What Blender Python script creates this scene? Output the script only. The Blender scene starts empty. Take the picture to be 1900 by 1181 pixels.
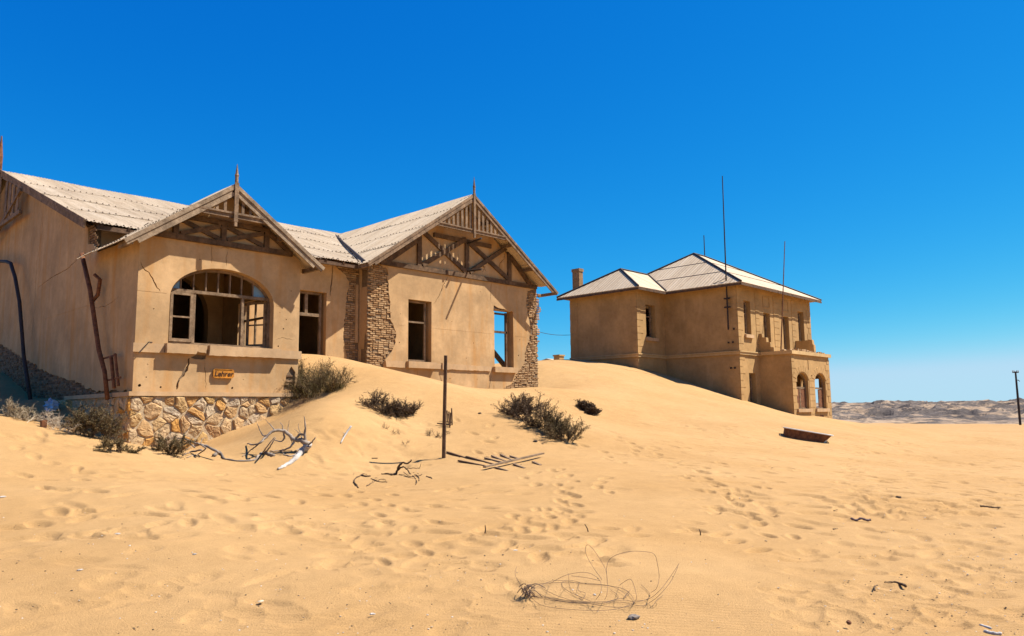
import bpy, bmesh, math, random
import numpy as np
from mathutils import Vector, Matrix
from mathutils.geometry import delaunay_2d_cdt

# ------------------------------------------------------------------ scene, camera, sky, sun
S = bpy.context.scene
C = S.collection
RX = Vector((0.69466, -0.71926, -0.01042)); DN = Vector((0.08028, 0.09192, -0.99252)); FW = Vector((0.71484, 0.68863, 0.12160))
FPX, CX, CY = 1400.0, 950.0, 590.5
EYE = Vector((0, 0, 1.6))
cam = bpy.data.objects.new('camera', bpy.data.cameras.new('camera'))
C.objects.link(cam)
M3 = Matrix((RX, -DN, -FW)).transposed()
cam.matrix_world = Matrix.Translation(EYE) @ M3.to_4x4()
cam.data.sensor_width = 36.0
cam.data.lens = FPX / 1900.0 * 36.0
cam.data.clip_start = 0.1
cam.data.clip_end = 9000
S.camera = cam

SUN = Vector((1.25, -1.0, 2.28)).normalized()
elev = math.asin(SUN.z)
W = bpy.data.worlds.new('World'); S.world = W; W.use_nodes = True
nt = W.node_tree
bg = nt.nodes['Background']
sky = nt.nodes.new('ShaderNodeTexSky'); sky.sky_type = 'NISHITA'; sky.sun_disc = False
sky.sun_elevation = elev
sky.sun_rotation = math.atan2(SUN.x, SUN.y)
sky.altitude = 2000; sky.air_density = 1.0; sky.dust_density = 0.0; sky.ozone_density = 3.0
# grade the physical sky toward the deep polarised blue of a clear desert noon
EXPO, SKY = 1.2, 0.06
K = 1.0 / (SKY * 2 ** EXPO)
sep = nt.nodes.new('ShaderNodeSeparateColor'); nt.links.new(sky.outputs[0], sep.inputs[0])
com = nt.nodes.new('ShaderNodeCombineColor'); nt.links.new(com.outputs[0], bg.inputs[0])
def grade(i, ops):
    v = sep.outputs[i]
    for op, k in ops:
        m_ = nt.nodes.new('ShaderNodeMath'); m_.operation = op; m_.inputs[1].default_value = k
        if op == 'SMOOTH_MIN': m_.inputs[2].default_value = 0.18
        nt.links.new(v, m_.inputs[0]); v = m_.outputs[0]
    nt.links.new(v, com.inputs[i])
grade(0, [('MULTIPLY', 0.1), ('POWER', 3.0), ('MULTIPLY', 3.0), ('SMOOTH_MIN', 0.47), ('MAXIMUM', 0.0), ('MULTIPLY', K)])
grade(1, [('MULTIPLY', 0.106), ('SMOOTH_MIN', 0.735), ('MULTIPLY', K)])
grade(2, [('MULTIPLY', 0.1), ('POWER', 0.45), ('MULTIPLY', 1.09), ('SMOOTH_MIN', 0.92), ('MULTIPLY', K)])
bg.inputs[1].default_value = SKY
sl = bpy.data.lights.new('sun', 'SUN'); sl.energy = 4.6; sl.angle = math.radians(0.5); sl.color = (1.0, 0.95, 0.86)
so = bpy.data.objects.new('sun', sl); C.objects.link(so)
so.rotation_euler = SUN.to_track_quat('Z', 'Y').to_euler()
S.view_settings.view_transform = 'Standard'; S.view_settings.look = 'None'
S.view_settings.exposure = EXPO; S.view_settings.gamma = 1.0

rnd = random.Random(7)
nrs = np.random.RandomState(11)

# ------------------------------------------------------------------ helpers: tagging and meshes
def tag(o, label=None, cat=None, group=None, kind=None):
    if label: o['label'] = label
    if cat: o['category'] = cat
    if group: o['group'] = group
    if kind: o['kind'] = kind
    return o

def thing(name, label, cat, loc, group=None):
    o = bpy.data.objects.new(name, None); C.objects.link(o)
    o.location = loc; o.empty_display_size = 0.3
    return tag(o, label, cat, group)

def link(name, me, mats, parent=None):
    o = bpy.data.objects.new(name, me); C.objects.link(o)
    for m in (mats if isinstance(mats, (list, tuple)) else [mats]): me.materials.append(m)
    if parent:
        o.parent = parent
        p, t = parent, Vector((0, 0, 0))
        while p and p.type == 'EMPTY': t += p.location; p = p.parent
        o.matrix_parent_inverse = Matrix.Translation(-t) if parent.type == 'EMPTY' else Matrix.Identity(4)
    return o

class MB:
    def __init__(s): s.v = []; s.f = []; s.mi = []
    def add(s, vs, fs, mi=0):
        b = len(s.v); s.v.extend([tuple(p) for p in vs])
        s.f.extend([tuple(i + b for i in f) for f in fs]); s.mi.extend([mi] * len(fs))
    def box(s, x0, x1, y0, y1, z0, z1, mi=0, j=0.0):
        vs = [(x, y, z) for z in (z0, z1) for y in (y0, y1) for x in (x0, x1)]
        if j: vs = [(a + rnd.uniform(-j, j), b + rnd.uniform(-j, j), c + rnd.uniform(-j, j)) for a, b, c in vs]
        s.add(vs, [(0, 2, 3, 1), (4, 5, 7, 6), (0, 1, 5, 4), (2, 6, 7, 3), (0, 4, 6, 2), (1, 3, 7, 5)], mi)
    def bar(s, p, q, w, h, up=(0, 0, 1), mi=0):
        p, q = Vector(p), Vector(q); d = (q - p).normalized(); u = Vector(up)
        a = d.cross(u)
        if a.length < 1e-4: a = d.cross(Vector((1, 0, 0)))
        a.normalize(); b = a.cross(d).normalized(); a *= w / 2; b *= h / 2
        vs = [c + sa * a + sb * b for c in (p, q) for sb in (-1, 1) for sa in (-1, 1)]
        s.add(vs, [(0, 2, 3, 1), (4, 5, 7, 6), (0, 1, 5, 4), (2, 6, 7, 3), (0, 4, 6, 2), (1, 3, 7, 5)], mi)
    def tube(s, pts, rad, n=6, mi=0):
        pts = [Vector(p) for p in pts]; m = len(pts)
        if not isinstance(rad, (list, tuple)): rad = [rad] * m
        vs, fs = [], []; ref = Vector((0.31, 0.2, 0.93))
        for i, p in enumerate(pts):
            d = (pts[min(i + 1, m - 1)] - pts[max(i - 1, 0)])
            if d.length < 1e-6: d = Vector((0, 0, 1))
            d.normalize(); a = d.cross(ref)
            if a.length < 0.05: a = d.cross(Vector((1, 0, 0)))
            a.normalize(); b = d.cross(a)
            for k in range(n):
                t = 2 * math.pi * k / n
                vs.append(p + (a * math.cos(t) + b * math.sin(t)) * rad[i])
        for i in range(m - 1):
            for k in range(n):
                k2 = (k + 1) % n
                fs.append((i * n + k, i * n + k2, (i + 1) * n + k2, (i + 1) * n + k))
        fs.append(tuple(range(n))[::-1]); fs.append(tuple((m - 1) * n + k for k in range(n)))
        s.add(vs, fs, mi)
    def prism(s, outer, holes, mp, w0, w1, mi=0):
        loops = [outer] + list(holes)
        vs, es = [], []
        for L in loops:
            b = len(vs); n = len(L)
            vs.extend([Vector((a, c)) for a, c in L]); es.extend([(b + i, b + (i + 1) % n) for i in range(n)])
        ov, oe, of, *_ = delaunay_2d_cdt(vs, es, [], 1, 1e-6)
        keep = []
        for f in of:
            mx = sum(ov[i].x for i in f) / len(f); my = sum(ov[i].y for i in f) / len(f)
            if inpoly(mx, my, outer) and not any(inpoly(mx, my, h) for h in holes): keep.append(f)
        of = keep
        n = len(ov)
        P = [mp(a.x, a.y, w0) for a in ov] + [mp(a.x, a.y, w1) for a in ov]
        fs = [tuple(f) for f in of] + [tuple(i + n for i in reversed(f)) for f in of]
        s.add(P, fs, mi)
        for L in loops:
            m = len(L)
            P = [mp(a, c, w0) for a, c in L] + [mp(a, c, w1) for a, c in L]
            s.add(P, [(i, (i + 1) % m, m + (i + 1) % m, m + i) for i in range(m)], mi)
    def mesh(s, name, smooth=False, recalc=False):
        me = bpy.data.meshes.new(name); me.from_pydata(s.v, [], s.f)
        me.polygons.foreach_set('material_index', s.mi)
        if recalc:
            bm = bmesh.new(); bm.from_mesh(me)
            bmesh.ops.remove_doubles(bm, verts=bm.verts, dist=1e-5)
            bmesh.ops.recalc_face_normals(bm, faces=bm.faces); bm.to_mesh(me); bm.free()
        if smooth: me.polygons.foreach_set('use_smooth', [True] * len(me.polygons))
        me.update(); return me
    def build(s, name, mats, parent=None, smooth=False, recalc=False):
        return link(name, s.mesh(name, smooth, recalc), mats, parent)

def build_each(mb, name, mats, parent=None, recalc=True):
    """every loose piece of the collected mesh becomes a part of its own"""
    key = {}; idx = [key.setdefault((round(p[0], 5), round(p[1], 5), round(p[2], 5)), len(key)) for p in mb.v]
    par = list(range(len(key)))
    def find(a):
        while par[a] != a: par[a] = par[par[a]]; a = par[a]
        return a
    for f in mb.f:
        for i in f[1:]: par[find(idx[i])] = find(idx[f[0]])
    groups = {}
    for f in mb.f: groups.setdefault(find(idx[f[0]]), []).append(f)
    out = []
    for fs in groups.values():
        q = MB(); mp_ = {}; nf = []
        for f in fs: nf.append(tuple(mp_.setdefault(i, len(mp_)) for i in f))
        q.add([mb.v[i] for i in mp_], nf); out.append(q.build(name, mats, parent, recalc=recalc))
    return out

def front(y): return lambda u, v, w: (u, y + w, v)
def side(x): return lambda u, v, w: (x + w, u, v)

def ragged(pts, step, amp, r=rnd):
    out = []
    for (a, b), (c, d) in zip(pts[:-1], pts[1:]):
        L = math.hypot(c - a, d - b); n = max(1, int(L / step))
        for i in range(n):
            t = i / n
            j = 0 if i == 0 else amp
            out.append((a + (c - a) * t + r.uniform(-j, j), b + (d - b) * t + r.uniform(-j, j)))
    out.append(pts[-1]); return out

def crack(pts, w, step=0.07, amp=0.018, r=rnd):
    c = ragged(pts, step, amp, r); n = len(c); A, B = [], []
    for i, (x, y) in enumerate(c):
        a = c[max(i - 1, 0)]; b = c[min(i + 1, n - 1)]
        dx, dy = b[0] - a[0], b[1] - a[1]; L = math.hypot(dx, dy) or 1
        t = i / (n - 1); ww = w * (0.15 + math.sin(math.pi * min(1, max(0, t))) ** 0.5) * r.uniform(0.5, 1.2) / 2
        A.append((x - dy / L * ww, y + dx / L * ww)); B.append((x + dy / L * ww, y - dx / L * ww))
    return A + B[::-1]

def rect(a, b, c, d): return [(a, c), (b, c), (b, d), (a, d)]
def arch(x0, x1, z0, zs, rise, n=22):
    cx, rx = (x0 + x1) / 2, (x1 - x0) / 2
    return [(x0, z0), (x1, z0)] + [(cx + rx * math.cos(math.pi * i / n), zs + rise * math.sin(math.pi * i / n)) for i in range(n + 1)]

def inpoly(x, y, P):
    c = False; n = len(P); j = n - 1
    for i in range(n):
        if (P[i][1] > y) != (P[j][1] > y) and x < (P[j][0] - P[i][0]) * (y - P[i][1]) / (P[j][1] - P[i][1]) + P[i][0]: c = not c
        j = i
    return c

# ------------------------------------------------------------------ procedural materials
def new_mat(name, rough=0.9):
    m = bpy.data.materials.new(name); m.use_nodes = True
    b = m.node_tree.nodes['Principled BSDF']; b.inputs['Roughness'].default_value = rough
    b.inputs['Specular IOR Level'].default_value = 0.25
    return m, m.node_tree, b
def N(t, typ, **kw):
    n = t.nodes.new(typ)
    for k, v in kw.items():
        if k in n.inputs: n.inputs[k].default_value = v
        else: setattr(n, k, v)
    return n
def coords(t, scale=(1, 1, 1), rot=(0, 0, 0)):
    g = t.nodes.new('ShaderNodeTexCoord'); m = N(t, 'ShaderNodeMapping')
    m.inputs['Scale'].default_value = scale; m.inputs['Rotation'].default_value = rot
    t.links.new(g.outputs['Object'], m.inputs[0]); return m.outputs[0]
def noise(t, scale, detail=4, sc=(1, 1, 1), rough=0.55, rot=(0, 0, 0)):
    n = N(t, 'ShaderNodeTexNoise'); n.inputs['Scale'].default_value = scale; n.inputs['Detail'].default_value = detail
    n.inputs['Roughness'].default_value = rough
    t.links.new(coords(t, sc, rot), n.inputs['Vector']); return n.outputs['Fac']
def ramp(t, fac, stops):
    r = t.nodes.new('ShaderNodeValToRGB'); e = r.color_ramp.elements
    while len(e) < len(stops): e.new(0.5)
    for k, (p, c) in enumerate(stops): e[k].position = p; e[k].color = (*c, 1) if len(c) == 3 else c
    t.links.new(fac, r.inputs[0]); return r.outputs[0]
def mix(t, fac, a, b, mode='MIX'):
    m = t.nodes.new('ShaderNodeMix'); m.data_type = 'RGBA'; m.blend_type = mode
    for sock, v in ((m.inputs[0], fac), (m.inputs[6], a), (m.inputs[7], b)):
        if hasattr(v, 'node'): t.links.new(v, sock)
        else: sock.default_value = v if isinstance(v, (int, float)) else (*v, 1)
    return m.outputs[2]
def math_(t, op, a, b=0.0):
    m = N(t, 'ShaderNodeMath', operation=op)
    for i, v in enumerate((a, b)):
        if hasattr(v, 'node'): t.links.new(v, m.inputs[i])
        else: m.inputs[i].default_value = v
    return m.outputs[0]
def bump(t, b, h, dist=0.02, strength=1.0, prev=None):
    n = N(t, 'ShaderNodeBump'); n.inputs['Distance'].default_value = dist; n.inputs['Strength'].default_value = strength
    t.links.new(h, n.inputs['Height'])
    if prev is not None: t.links.new(prev, n.inputs['Normal'])
    t.links.new(n.outputs[0], b.inputs['Normal']); return n.outputs[0]
BW = lambda a: (a, a, a)

def plaster(name, base, stain=0.5, streak=(0.42, 0.22, 0.07)):
    m, t, b = new_mat(name, 0.92)
    c1 = tuple(x * 0.80 for x in base); c2 = tuple(x * 1.12 for x in base)
    col = ramp(t, noise(t, 0.9, 5), [(0.3, c1), (0.7, c2)])
    spots = ramp(t, noise(t, 5.5, 6, rough=0.7), [(0.36, BW(0.88)), (0.6, BW(1.02))])
    col = mix(t, 1.0, col, spots, 'MULTIPLY')
    grain = ramp(t, noise(t, 45, 4, rough=0.7), [(0.3, BW(0.94)), (0.7, BW(1.04))])
    col = mix(t, 1.0, col, grain, 'MULTIPLY')
    st = ramp(t, noise(t, 1.0, 4, (2.6, 2.6, 0.35)), [(0.50, BW(0)), (0.68, BW(stain))])
    col = mix(t, st, col, streak)
    pale = ramp(t, noise(t, 1.3, 5, (1.6, 1.6, 0.5)), [(0.55, BW(0)), (0.70, BW(0.3))])
    col = mix(t, pale, col, tuple(min(0.8, x * 1.35 + 0.03) for x in base))
    sm = ramp(t, noise(t, 0.55, 6, rough=0.65), [(0.50, BW(0)), (0.66, BW(0.42))])
    col = mix(t, sm, col, tuple(x * 0.55 for x in base))
    t.links.new(col, b.inputs['Base Color'])
    n1 = bump(t, b, noise(t, 2.2, 5), 0.025, 0.4)
    bump(t, b, noise(t, 40, 4, rough=0.6), 0.003, 0.4, n1)
    return m
def wood(name, a, c, sc=(1, 1, 1)):
    m, t, b = new_mat(name, 0.85)
    col = ramp(t, noise(t, 9, 6, sc, 0.7), [(0.28, a), (0.72, c)])
    dark = ramp(t, noise(t, 3.0, 4), [(0.35, BW(0.6)), (0.6, BW(1.05))])
    col = mix(t, 1.0, col, dark, 'MULTIPLY')
    fine = ramp(t, noise(t, 60, 3), [(0.3, BW(0.75)), (0.7, BW(1.1))])
    col = mix(t, 1.0, col, fine, 'MULTIPLY')
    t.links.new(col, b.inputs['Base Color']); bump(t, b, noise(t, 40, 4, sc), 0.01, 0.8); return m
def roof_mat(name, along):
    m, t, b = new_mat(name, 0.75)
    sc = (1, 0.06, 0.06) if along == 'Y' else (0.06, 1, 0.06)
    col = ramp(t, noise(t, 2.6, 5, sc, 0.75), [(0.30, (0.32, 0.235, 0.145)), (0.5, (0.44, 0.335, 0.22)), (0.70, (0.52, 0.415, 0.29))])
    rust = ramp(t, noise(t, 1.4, 6, rough=0.7), [(0.55, BW(0)), (0.74, BW(0.55))])
    col = mix(t, rust, col, (0.30, 0.19, 0.105))
    pit = ramp(t, noise(t, 14, 5, rough=0.75), [(0.33, BW(0.55)), (0.45, BW(1.0))])
    col = mix(t, 1.0, col, pit, 'MULTIPLY')
    t.links.new(col, b.inputs['Base Color']); bump(t, b, noise(t, 25, 4), 0.01, 0.5); return m
def plain(name, a, c, scale=20, rough=0.85, bd=0.006, metal=0.0):
    m, t, b = new_mat(name, rough)
    col = ramp(t, noise(t, scale, 5, rough=0.65), [(0.3, a), (0.7, c)])
    t.links.new(col, b.inputs['Base Color']); b.inputs['Metallic'].default_value = metal
    bump(t, b, noise(t, scale * 2.5, 4), bd, 0.8); return m
def island(name, stops, rough=0.9, scale=18, bd=0.02):
    """colour picked per loose piece (each brick / stone differs), with weathering on top"""
    m, t, b = new_mat(name, rough)
    g = t.nodes.new('ShaderNodeNewGeometry')
    col = ramp(t, g.outputs['Random Per Island'], stops)
    v = ramp(t, noise(t, scale, 6, rough=0.7), [(0.3, BW(0.62)), (0.65, BW(1.12))])
    col = mix(t, 1.0, col, v, 'MULTIPLY')
    t.links.new(col, b.inputs['Base Color']); bump(t, b, noise(t, scale * 1.2, 5, rough=0.65), bd, 0.9); return m

PL = plaster('ochre_plaster', (0.455, 0.283, 0.132), 0.65, (0.40, 0.19, 0.05))
PLF = plaster('far_plaster', (0.42, 0.25, 0.095), 0.12)
TRIMF = plaster('far_trim_plaster', (0.52, 0.34, 0.15), 0.2)
CHIM = plain('brown_render', (0.16, 0.09, 0.04), (0.30, 0.18, 0.085), 6)  # chimney render, a mottled brown darker than the walls
TRIM = plaster('pale_trim_plaster', (0.47, 0.30, 0.155), 0.35)
INNER = plaster('inner_plaster', (0.52, 0.33, 0.16), 0.2)
MORTAR = plain('eroded_mortar', (0.11, 0.07, 0.038), (0.20, 0.13, 0.07), 14)
BRICK = island('weathered_brick', [(0.0, (0.25, 0.135, 0.055)), (0.35, (0.36, 0.21, 0.095)), (0.7, (0.44, 0.285, 0.145)), (1.0, (0.20, 0.10, 0.04))])
BRICKD = island('shaded_old_brick', [(0.0, (0.10, 0.05, 0.022)), (0.6, (0.20, 0.11, 0.05)), (1.0, (0.27, 0.16, 0.08))])  # darker brick copy; the gable end's shade is put into its colour
STONE = island('rubble_stone', [(0.0, (0.42, 0.295, 0.165)), (0.16, (0.45, 0.21, 0.04)), (0.30, (0.44, 0.29, 0.15)), (0.42, (0.46, 0.27, 0.085)), (0.55, (0.46, 0.345, 0.22)), (0.68, (0.45, 0.27, 0.10)), (0.80, (0.40, 0.31, 0.21)), (0.9, (0.46, 0.235, 0.07)), (1.0, (0.44, 0.32, 0.18))], scale=7, bd=0.05)
STMORT = plain('stone_mortar', (0.34, 0.24, 0.135), (0.44, 0.32, 0.19), 12, bd=0.02)
WOOD = wood('weathered_timber', (0.10, 0.058, 0.030), (0.33, 0.215, 0.125))
WOODP = wood('window_timber', (0.13, 0.075, 0.036), (0.32, 0.215, 0.125))
WOODD = wood('dark_timber', (0.055, 0.030, 0.016), (0.17, 0.095, 0.05))
WOODT = wood('brown_timber', (0.06, 0.032, 0.015), (0.185, 0.105, 0.05))
WOODB = wood('bargeboard_timber', (0.17, 0.11, 0.062), (0.38, 0.275, 0.175))
ROOFX = roof_mat('corrugated_iron', 'X'); ROOFY = roof_mat('corrugated_iron_cross', 'Y')
NAIL = plain('nail_rust', (0.03, 0.015, 0.008), (0.07, 0.035, 0.02), 30)
RUST = plain('rusty_iron', (0.06, 0.022, 0.010), (0.22, 0.085, 0.03), 9, 0.8)
IRON = plain('dark_iron', (0.018, 0.013, 0.011), (0.05, 0.033, 0.024), 12, 0.7)
ENAMEL = plain('white_enamel', (0.50, 0.47, 0.42), (0.62, 0.60, 0.56), 8, 0.4)
SIGNB = wood('varnished_sign_wood', (0.40, 0.135, 0.012), (0.62, 0.26, 0.03))
SIGND = plain('burnt_lettering', (0.04, 0.015, 0.008), (0.06, 0.025, 0.012))
DRIFT = wood('bleached_driftwood', (0.15, 0.105, 0.07), (0.38, 0.31, 0.245))
DRIFTW = wood('white_driftwood', (0.36, 0.30, 0.245), (0.56, 0.52, 0.47))
TWIG = plain('dry_twig', (0.035, 0.020, 0.010), (0.13, 0.075, 0.036), 25)
PALET = plain('pale_twig', (0.30, 0.22, 0.13), (0.55, 0.44, 0.31), 25)
WIREM = plain('rusted_wire', (0.09, 0.055, 0.035), (0.16, 0.10, 0.065), 30, 0.7)
LEAFO = island('olive_leaf', [(0, (0.050, 0.032, 0.010)), (0.4, (0.105, 0.070, 0.022)), (0.75, (0.17, 0.115, 0.042)), (1, (0.26, 0.18, 0.08))], 0.8, 30, 0.004)
LEAFB = island('brown_leaf', [(0, (0.030, 0.016, 0.008)), (0.6, (0.075, 0.042, 0.018)), (1, (0.15, 0.09, 0.045))], 0.85, 30, 0.004)
LEAFP = island('straw_leaf', [(0, (0.10, 0.07, 0.03)), (0.5, (0.22, 0.16, 0.075)), (1, (0.36, 0.28, 0.16))], 0.8, 30, 0.004)
LEAFG = island('grass_blade', [(0, (0.045, 0.028, 0.009)), (0.3, (0.085, 0.062, 0.016)), (0.45, (0.13, 0.105, 0.022)), (0.75, (0.19, 0.135, 0.045)), (1, (0.30, 0.22, 0.09))], 0.8, 30, 0.004)
PEB = island('desert_pebble', [(0, (0.04, 0.03, 0.02)), (0.45, (0.16, 0.10, 0.055)), (0.6, (0.40, 0.28, 0.17)), (0.8, (0.50, 0.42, 0.33)), (1, (0.56, 0.50, 0.43))], 0.8, 40, 0.004)
BLUE = plain('blue_plastic', (0.26, 0.38, 0.50), (0.45, 0.55, 0.64), 10, 0.5)
STONEG = plain('dull_grey_stone', (0.10, 0.08, 0.062), (0.24, 0.19, 0.15), 30)
SCRAP = plain('purple_brown_scrap', (0.07, 0.042, 0.040), (0.15, 0.095, 0.09), 30)
GREY = plain('grey_stone', (0.26, 0.21, 0.17), (0.46, 0.38, 0.31), 14)
m, t, b = new_mat('dusty_sky_tinted_glass', 0.12); b.inputs['Base Color'].default_value = (0.16, 0.22, 0.26, 1); b.inputs['Specular IOR Level'].default_value = 0.6  # bluish base puts the sky's reflection into the pane colour
t.links.new(ramp(t, noise(t, 5, 4), [(0.3, BW(0.1)), (0.8, BW(0.35))]), b.inputs['Roughness']); GLASS = m

# sand: pale warm grains, faint coarse-grain patches, wind ripples in drifts
m, t, b = new_mat('desert_sand', 0.95); b.inputs['Specular IOR Level'].default_value = 0.12
col = ramp(t, noise(t, 0.35, 5), [(0.3, (0.362, 0.208, 0.080)), (0.7, (0.408, 0.246, 0.104))])
col = mix(t, 1.0, col, ramp(t, noise(t, 3.2, 6, rough=0.7), [(0.3, BW(0.88)), (0.7, BW(1.06))]), 'MULTIPLY')
col = mix(t, 1.0, col, ramp(t, noise(t, 110, 3, rough=0.8), [(0.3, BW(0.74)), (0.5, BW(1.0)), (0.75, BW(1.15))]), 'MULTIPLY')
speck = ramp(t, noise(t, 38, 2, rough=0.6), [(0.70, BW(0)), (0.76, BW(0.5))])
col = mix(t, speck, col, (0.17, 0.08, 0.03))
t.links.new(col, b.inputs['Base Color'])
wv = N(t, 'ShaderNodeTexWave', wave_type='BANDS', bands_direction='X'); wv.inputs['Scale'].default_value = 4.6
wv.inputs['Distortion'].default_value = 3.5; wv.inputs['Detail'].default_value = 2; wv.inputs['Detail Scale'].default_value = 1.2
t.links.new(coords(t, (1, 1, 1), (0, 0, math.radians(-35))), wv.inputs['Vector'])
rm = ramp(t, noise(t, 0.22, 3), [(0.47, BW(0)), (0.62, BW(1))])
rip = math_(t, 'MULTIPLY', wv.outputs['Fac'], rm)
n0 = bump(t, b, rip, 0.010, 0.45)
n1 = bump(t, b, noise(t, 5, 5, rough=0.6), 0.018, 0.4, n0)
bump(t, b, noise(t, 55, 4, rough=0.75), 0.015, 0.9, n1)
SAND = m

# rocky hills: grey outcrops standing out of pinkish sand
m, t, b = new_mat('rocky_hill', 0.95); b.inputs['Specular IOR Level'].default_value = 0.1
rk = ramp(t, noise(t, 0.28, 6, rough=0.7), [(0.3, (0.035, 0.030, 0.028)), (0.7, (0.15, 0.118, 0.098))])
sd = ramp(t, noise(t, 0.08, 5), [(0.3, (0.27, 0.185, 0.115)), (0.7, (0.35, 0.25, 0.165))])
g = t.nodes.new('ShaderNodeNewGeometry'); sx = t.nodes.new('ShaderNodeSeparateXYZ'); t.links.new(g.outputs['True Normal'], sx.inputs[0])
slope = math_(t, 'ADD', math_(t, 'SUBTRACT', 1.0, sx.outputs[2]), math_(t, 'MULTIPLY', math_(t, 'SUBTRACT', noise(t, 0.10, 6, rough=0.75), 0.44), 1.7))
fac = ramp(t, slope, [(0.0, BW(0)), (0.16, BW(1))])
t.links.new(mix(t, fac, sd, rk), b.inputs['Base Color']); bump(t, b, noise(t, 0.9, 6, rough=0.7), 0.5, 0.8); HILL = m

# ------------------------------------------------------------------ the sand: a height field through points measured on the walls
def vn(x, y, seed):
    xi = np.floor(x); yi = np.floor(y); fx = x - xi; fy = y - yi
    fx = fx * fx * (3 - 2 * fx); fy = fy * fy * (3 - 2 * fy)
    def h(a, b):
        v = np.sin(a * 127.1 + b * 311.7 + seed * 74.7) * 43758.5453
        return v - np.floor(v)
    return (h(xi, yi) * (1 - fx) + h(xi + 1, yi) * fx) * (1 - fy) + (h(xi, yi + 1) * (1 - fx) + h(xi + 1, yi + 1) * fx) * fy - 0.5

def ray(px, py): return RX * ((px - CX) / FPX) + DN * ((py - CY) / FPX) + FW
def at(px, py, D): return EYE + ray(px, py) * D

ctrl = [  # sand against the walls (world metres)
 (16.75, 22.75, 3.02), (18.2, 22.75, 2.72), (19.7, 22.75, 2.48), (21.5, 22.75, 2.30), (23.3, 22.75, 2.18), (25.3, 22.75, 2.30),
 (13.7, 23.3, 3.62), (14.7, 23.3, 3.61), (15.5, 23.3, 3.49), (16.15, 23.2, 3.22), (12.2, 22.6, 3.45), (11.6, 20.8, 2.75),
 (11.2, 19.2, 2.08), (10.4, 19.2, 1.48), (9.48, 19.2, 1.21), (8.9, 19.2, 0.99), (8.22, 19.2, 0.68), (7.0, 19.1, 0.60),
 (6.4, 20.5, 0.9), (6.4, 22.5, 1.45), (6.5, 25.0, 1.95), (6.5, 28.0, 2.15), (6.5, 32.5, 3.15), (4.5, 24.0, 1.7), (4.0, 28.0, 2.4),
 (9.0, 21.5, 1.8), (9.0, 26.0, 2.6), (14.0, 27.0, 3.6), (20.0, 27.0, 3.2), (24.0, 26.0, 2.75), (15, 36, 3.4), (25, 36, 3.6),
 (37.4, 31.0, 4.72), (37.4, 29.2, 4.60), (37.4, 27.15, 4.33), (37.5, 25.9, 4.01), (39.0, 25.7, 3.9), (40.4, 25.9, 3.67), (40.4, 24.15, 3.18), (40.4, 22.72, 2.72), (40.4, 20.85, 2.06),
 (41.8, 20.6, 1.85), (43.0, 19.95, 1.44), (43.0, 18.85, 1.20), (45.6, 18.7, 1.06), (48.2, 18.7, 0.90), (51.2, 20.5, 0.8), (45, 27, 2.6), (52, 30, 1.2), (37, 34, 4.3), (36, 42, 3.2), (52, 42, 0.6),
 (-12, 25, 1.6), (-25, 10, 0.6), (-10, -6, 0.0), (10, -15, 0.0), (40, -20, -0.2), (70, -15, -0.4), (-10, 50, 2.0), (20, 60, 2.5), (60, 60, 0.0), (90, 40, -0.5), (100, 17, -0.45), (120, 35, -0.8), (0, 0, 0.0), (0, 110, 0.5), (110, 100, -0.8)]
for px, py, D in [(950, 1181, 5.3), (0, 1181, 5.5), (1900, 1181, 5.3), (0, 1000, 8.4), (0, 880, 11.5), (0, 765, 15.5), (300, 1000, 8.0), (300, 900, 11), (230, 862, 13.2), (330, 849, 15.0),
    (200, 815, 15.3), (100, 788, 15.5), (420, 872, 14.5), (540, 862, 15), (480, 845, 15.6), (560, 780, 17.2), (450, 820, 17.2), (620, 742, 19), (640, 810, 16.6), (720, 775, 19), (820, 850, 16.5), (760, 880, 14.5),
    (690, 892, 14), (920, 860, 15.5), (1000, 792, 19.5), (1060, 825, 18), (1091, 772, 26), (1100, 900, 12.5), (1000, 1000, 8.5), (1100, 1100, 6.4), (600, 1000, 8.4), (600, 930, 11), (1300, 760, 33), (1400, 800, 26.5),
    (690, 854.5, 16.25), (755, 852.5, 16.38), (725, 853.5, 16.3), (1457, 815, 26.2), (1497, 823, 25.7), (1540, 830, 25.2), (1460, 822, 25.4), (1500, 800, 28.5), (1300, 850, 17.5), (1500, 900, 14), (1700, 850, 25), (1700, 900, 15.5), (1700, 820, 40), (1620, 800, 42), (1800, 950, 11.5), (1060, 720, 33), (1150, 720, 35), (1200, 735, 34), (1280, 740, 36.5),
    (1000, 720, 30), (1000, 680, 38), (1035, 672, 43), (1250, 780, 28), (860, 765, 20.5), (1400, 1000, 9.0), (1700, 1000, 9.2), (780, 715, 22.0)]:
    p = at(px, py, D); ctrl.append((p.x, p.y, p.z))
ctrl = np.array(ctrl)
CC = 1.2
_x, _y, _z = ctrl.T; n = len(ctrl)
A = np.sqrt((_x[:, None] - _x) ** 2 + (_y[:, None] - _y) ** 2 + CC * CC) + np.eye(n) * -0.03
Pm = np.stack([np.ones(n), _x, _y], 1)
sol = np.linalg.solve(np.block([[A, Pm], [Pm.T, np.zeros((3, 3))]]), np.concatenate([_z, np.zeros(3)]))
wts, pc = sol[:n], sol[n:]
def hbase(x, y):
    x = np.atleast_1d(np.asarray(x, float)); y = np.atleast_1d(np.asarray(y, float)); out = np.empty_like(x)
    for i in range(0, len(x), 40000):
        a, b = x[i:i + 40000], y[i:i + 40000]
        out[i:i + 40000] = np.sqrt((a[:, None] - _x) ** 2 + (b[:, None] - _y) ** 2 + CC * CC) @ wts + pc[0] + pc[1] * a + pc[2] * b
    r = np.hypot(x, y); k = np.clip((r - 85) / 50, 0, 1); k = k * k * (3 - 2 * k)
    return out * (1 - k) + k * -0.9
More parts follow.
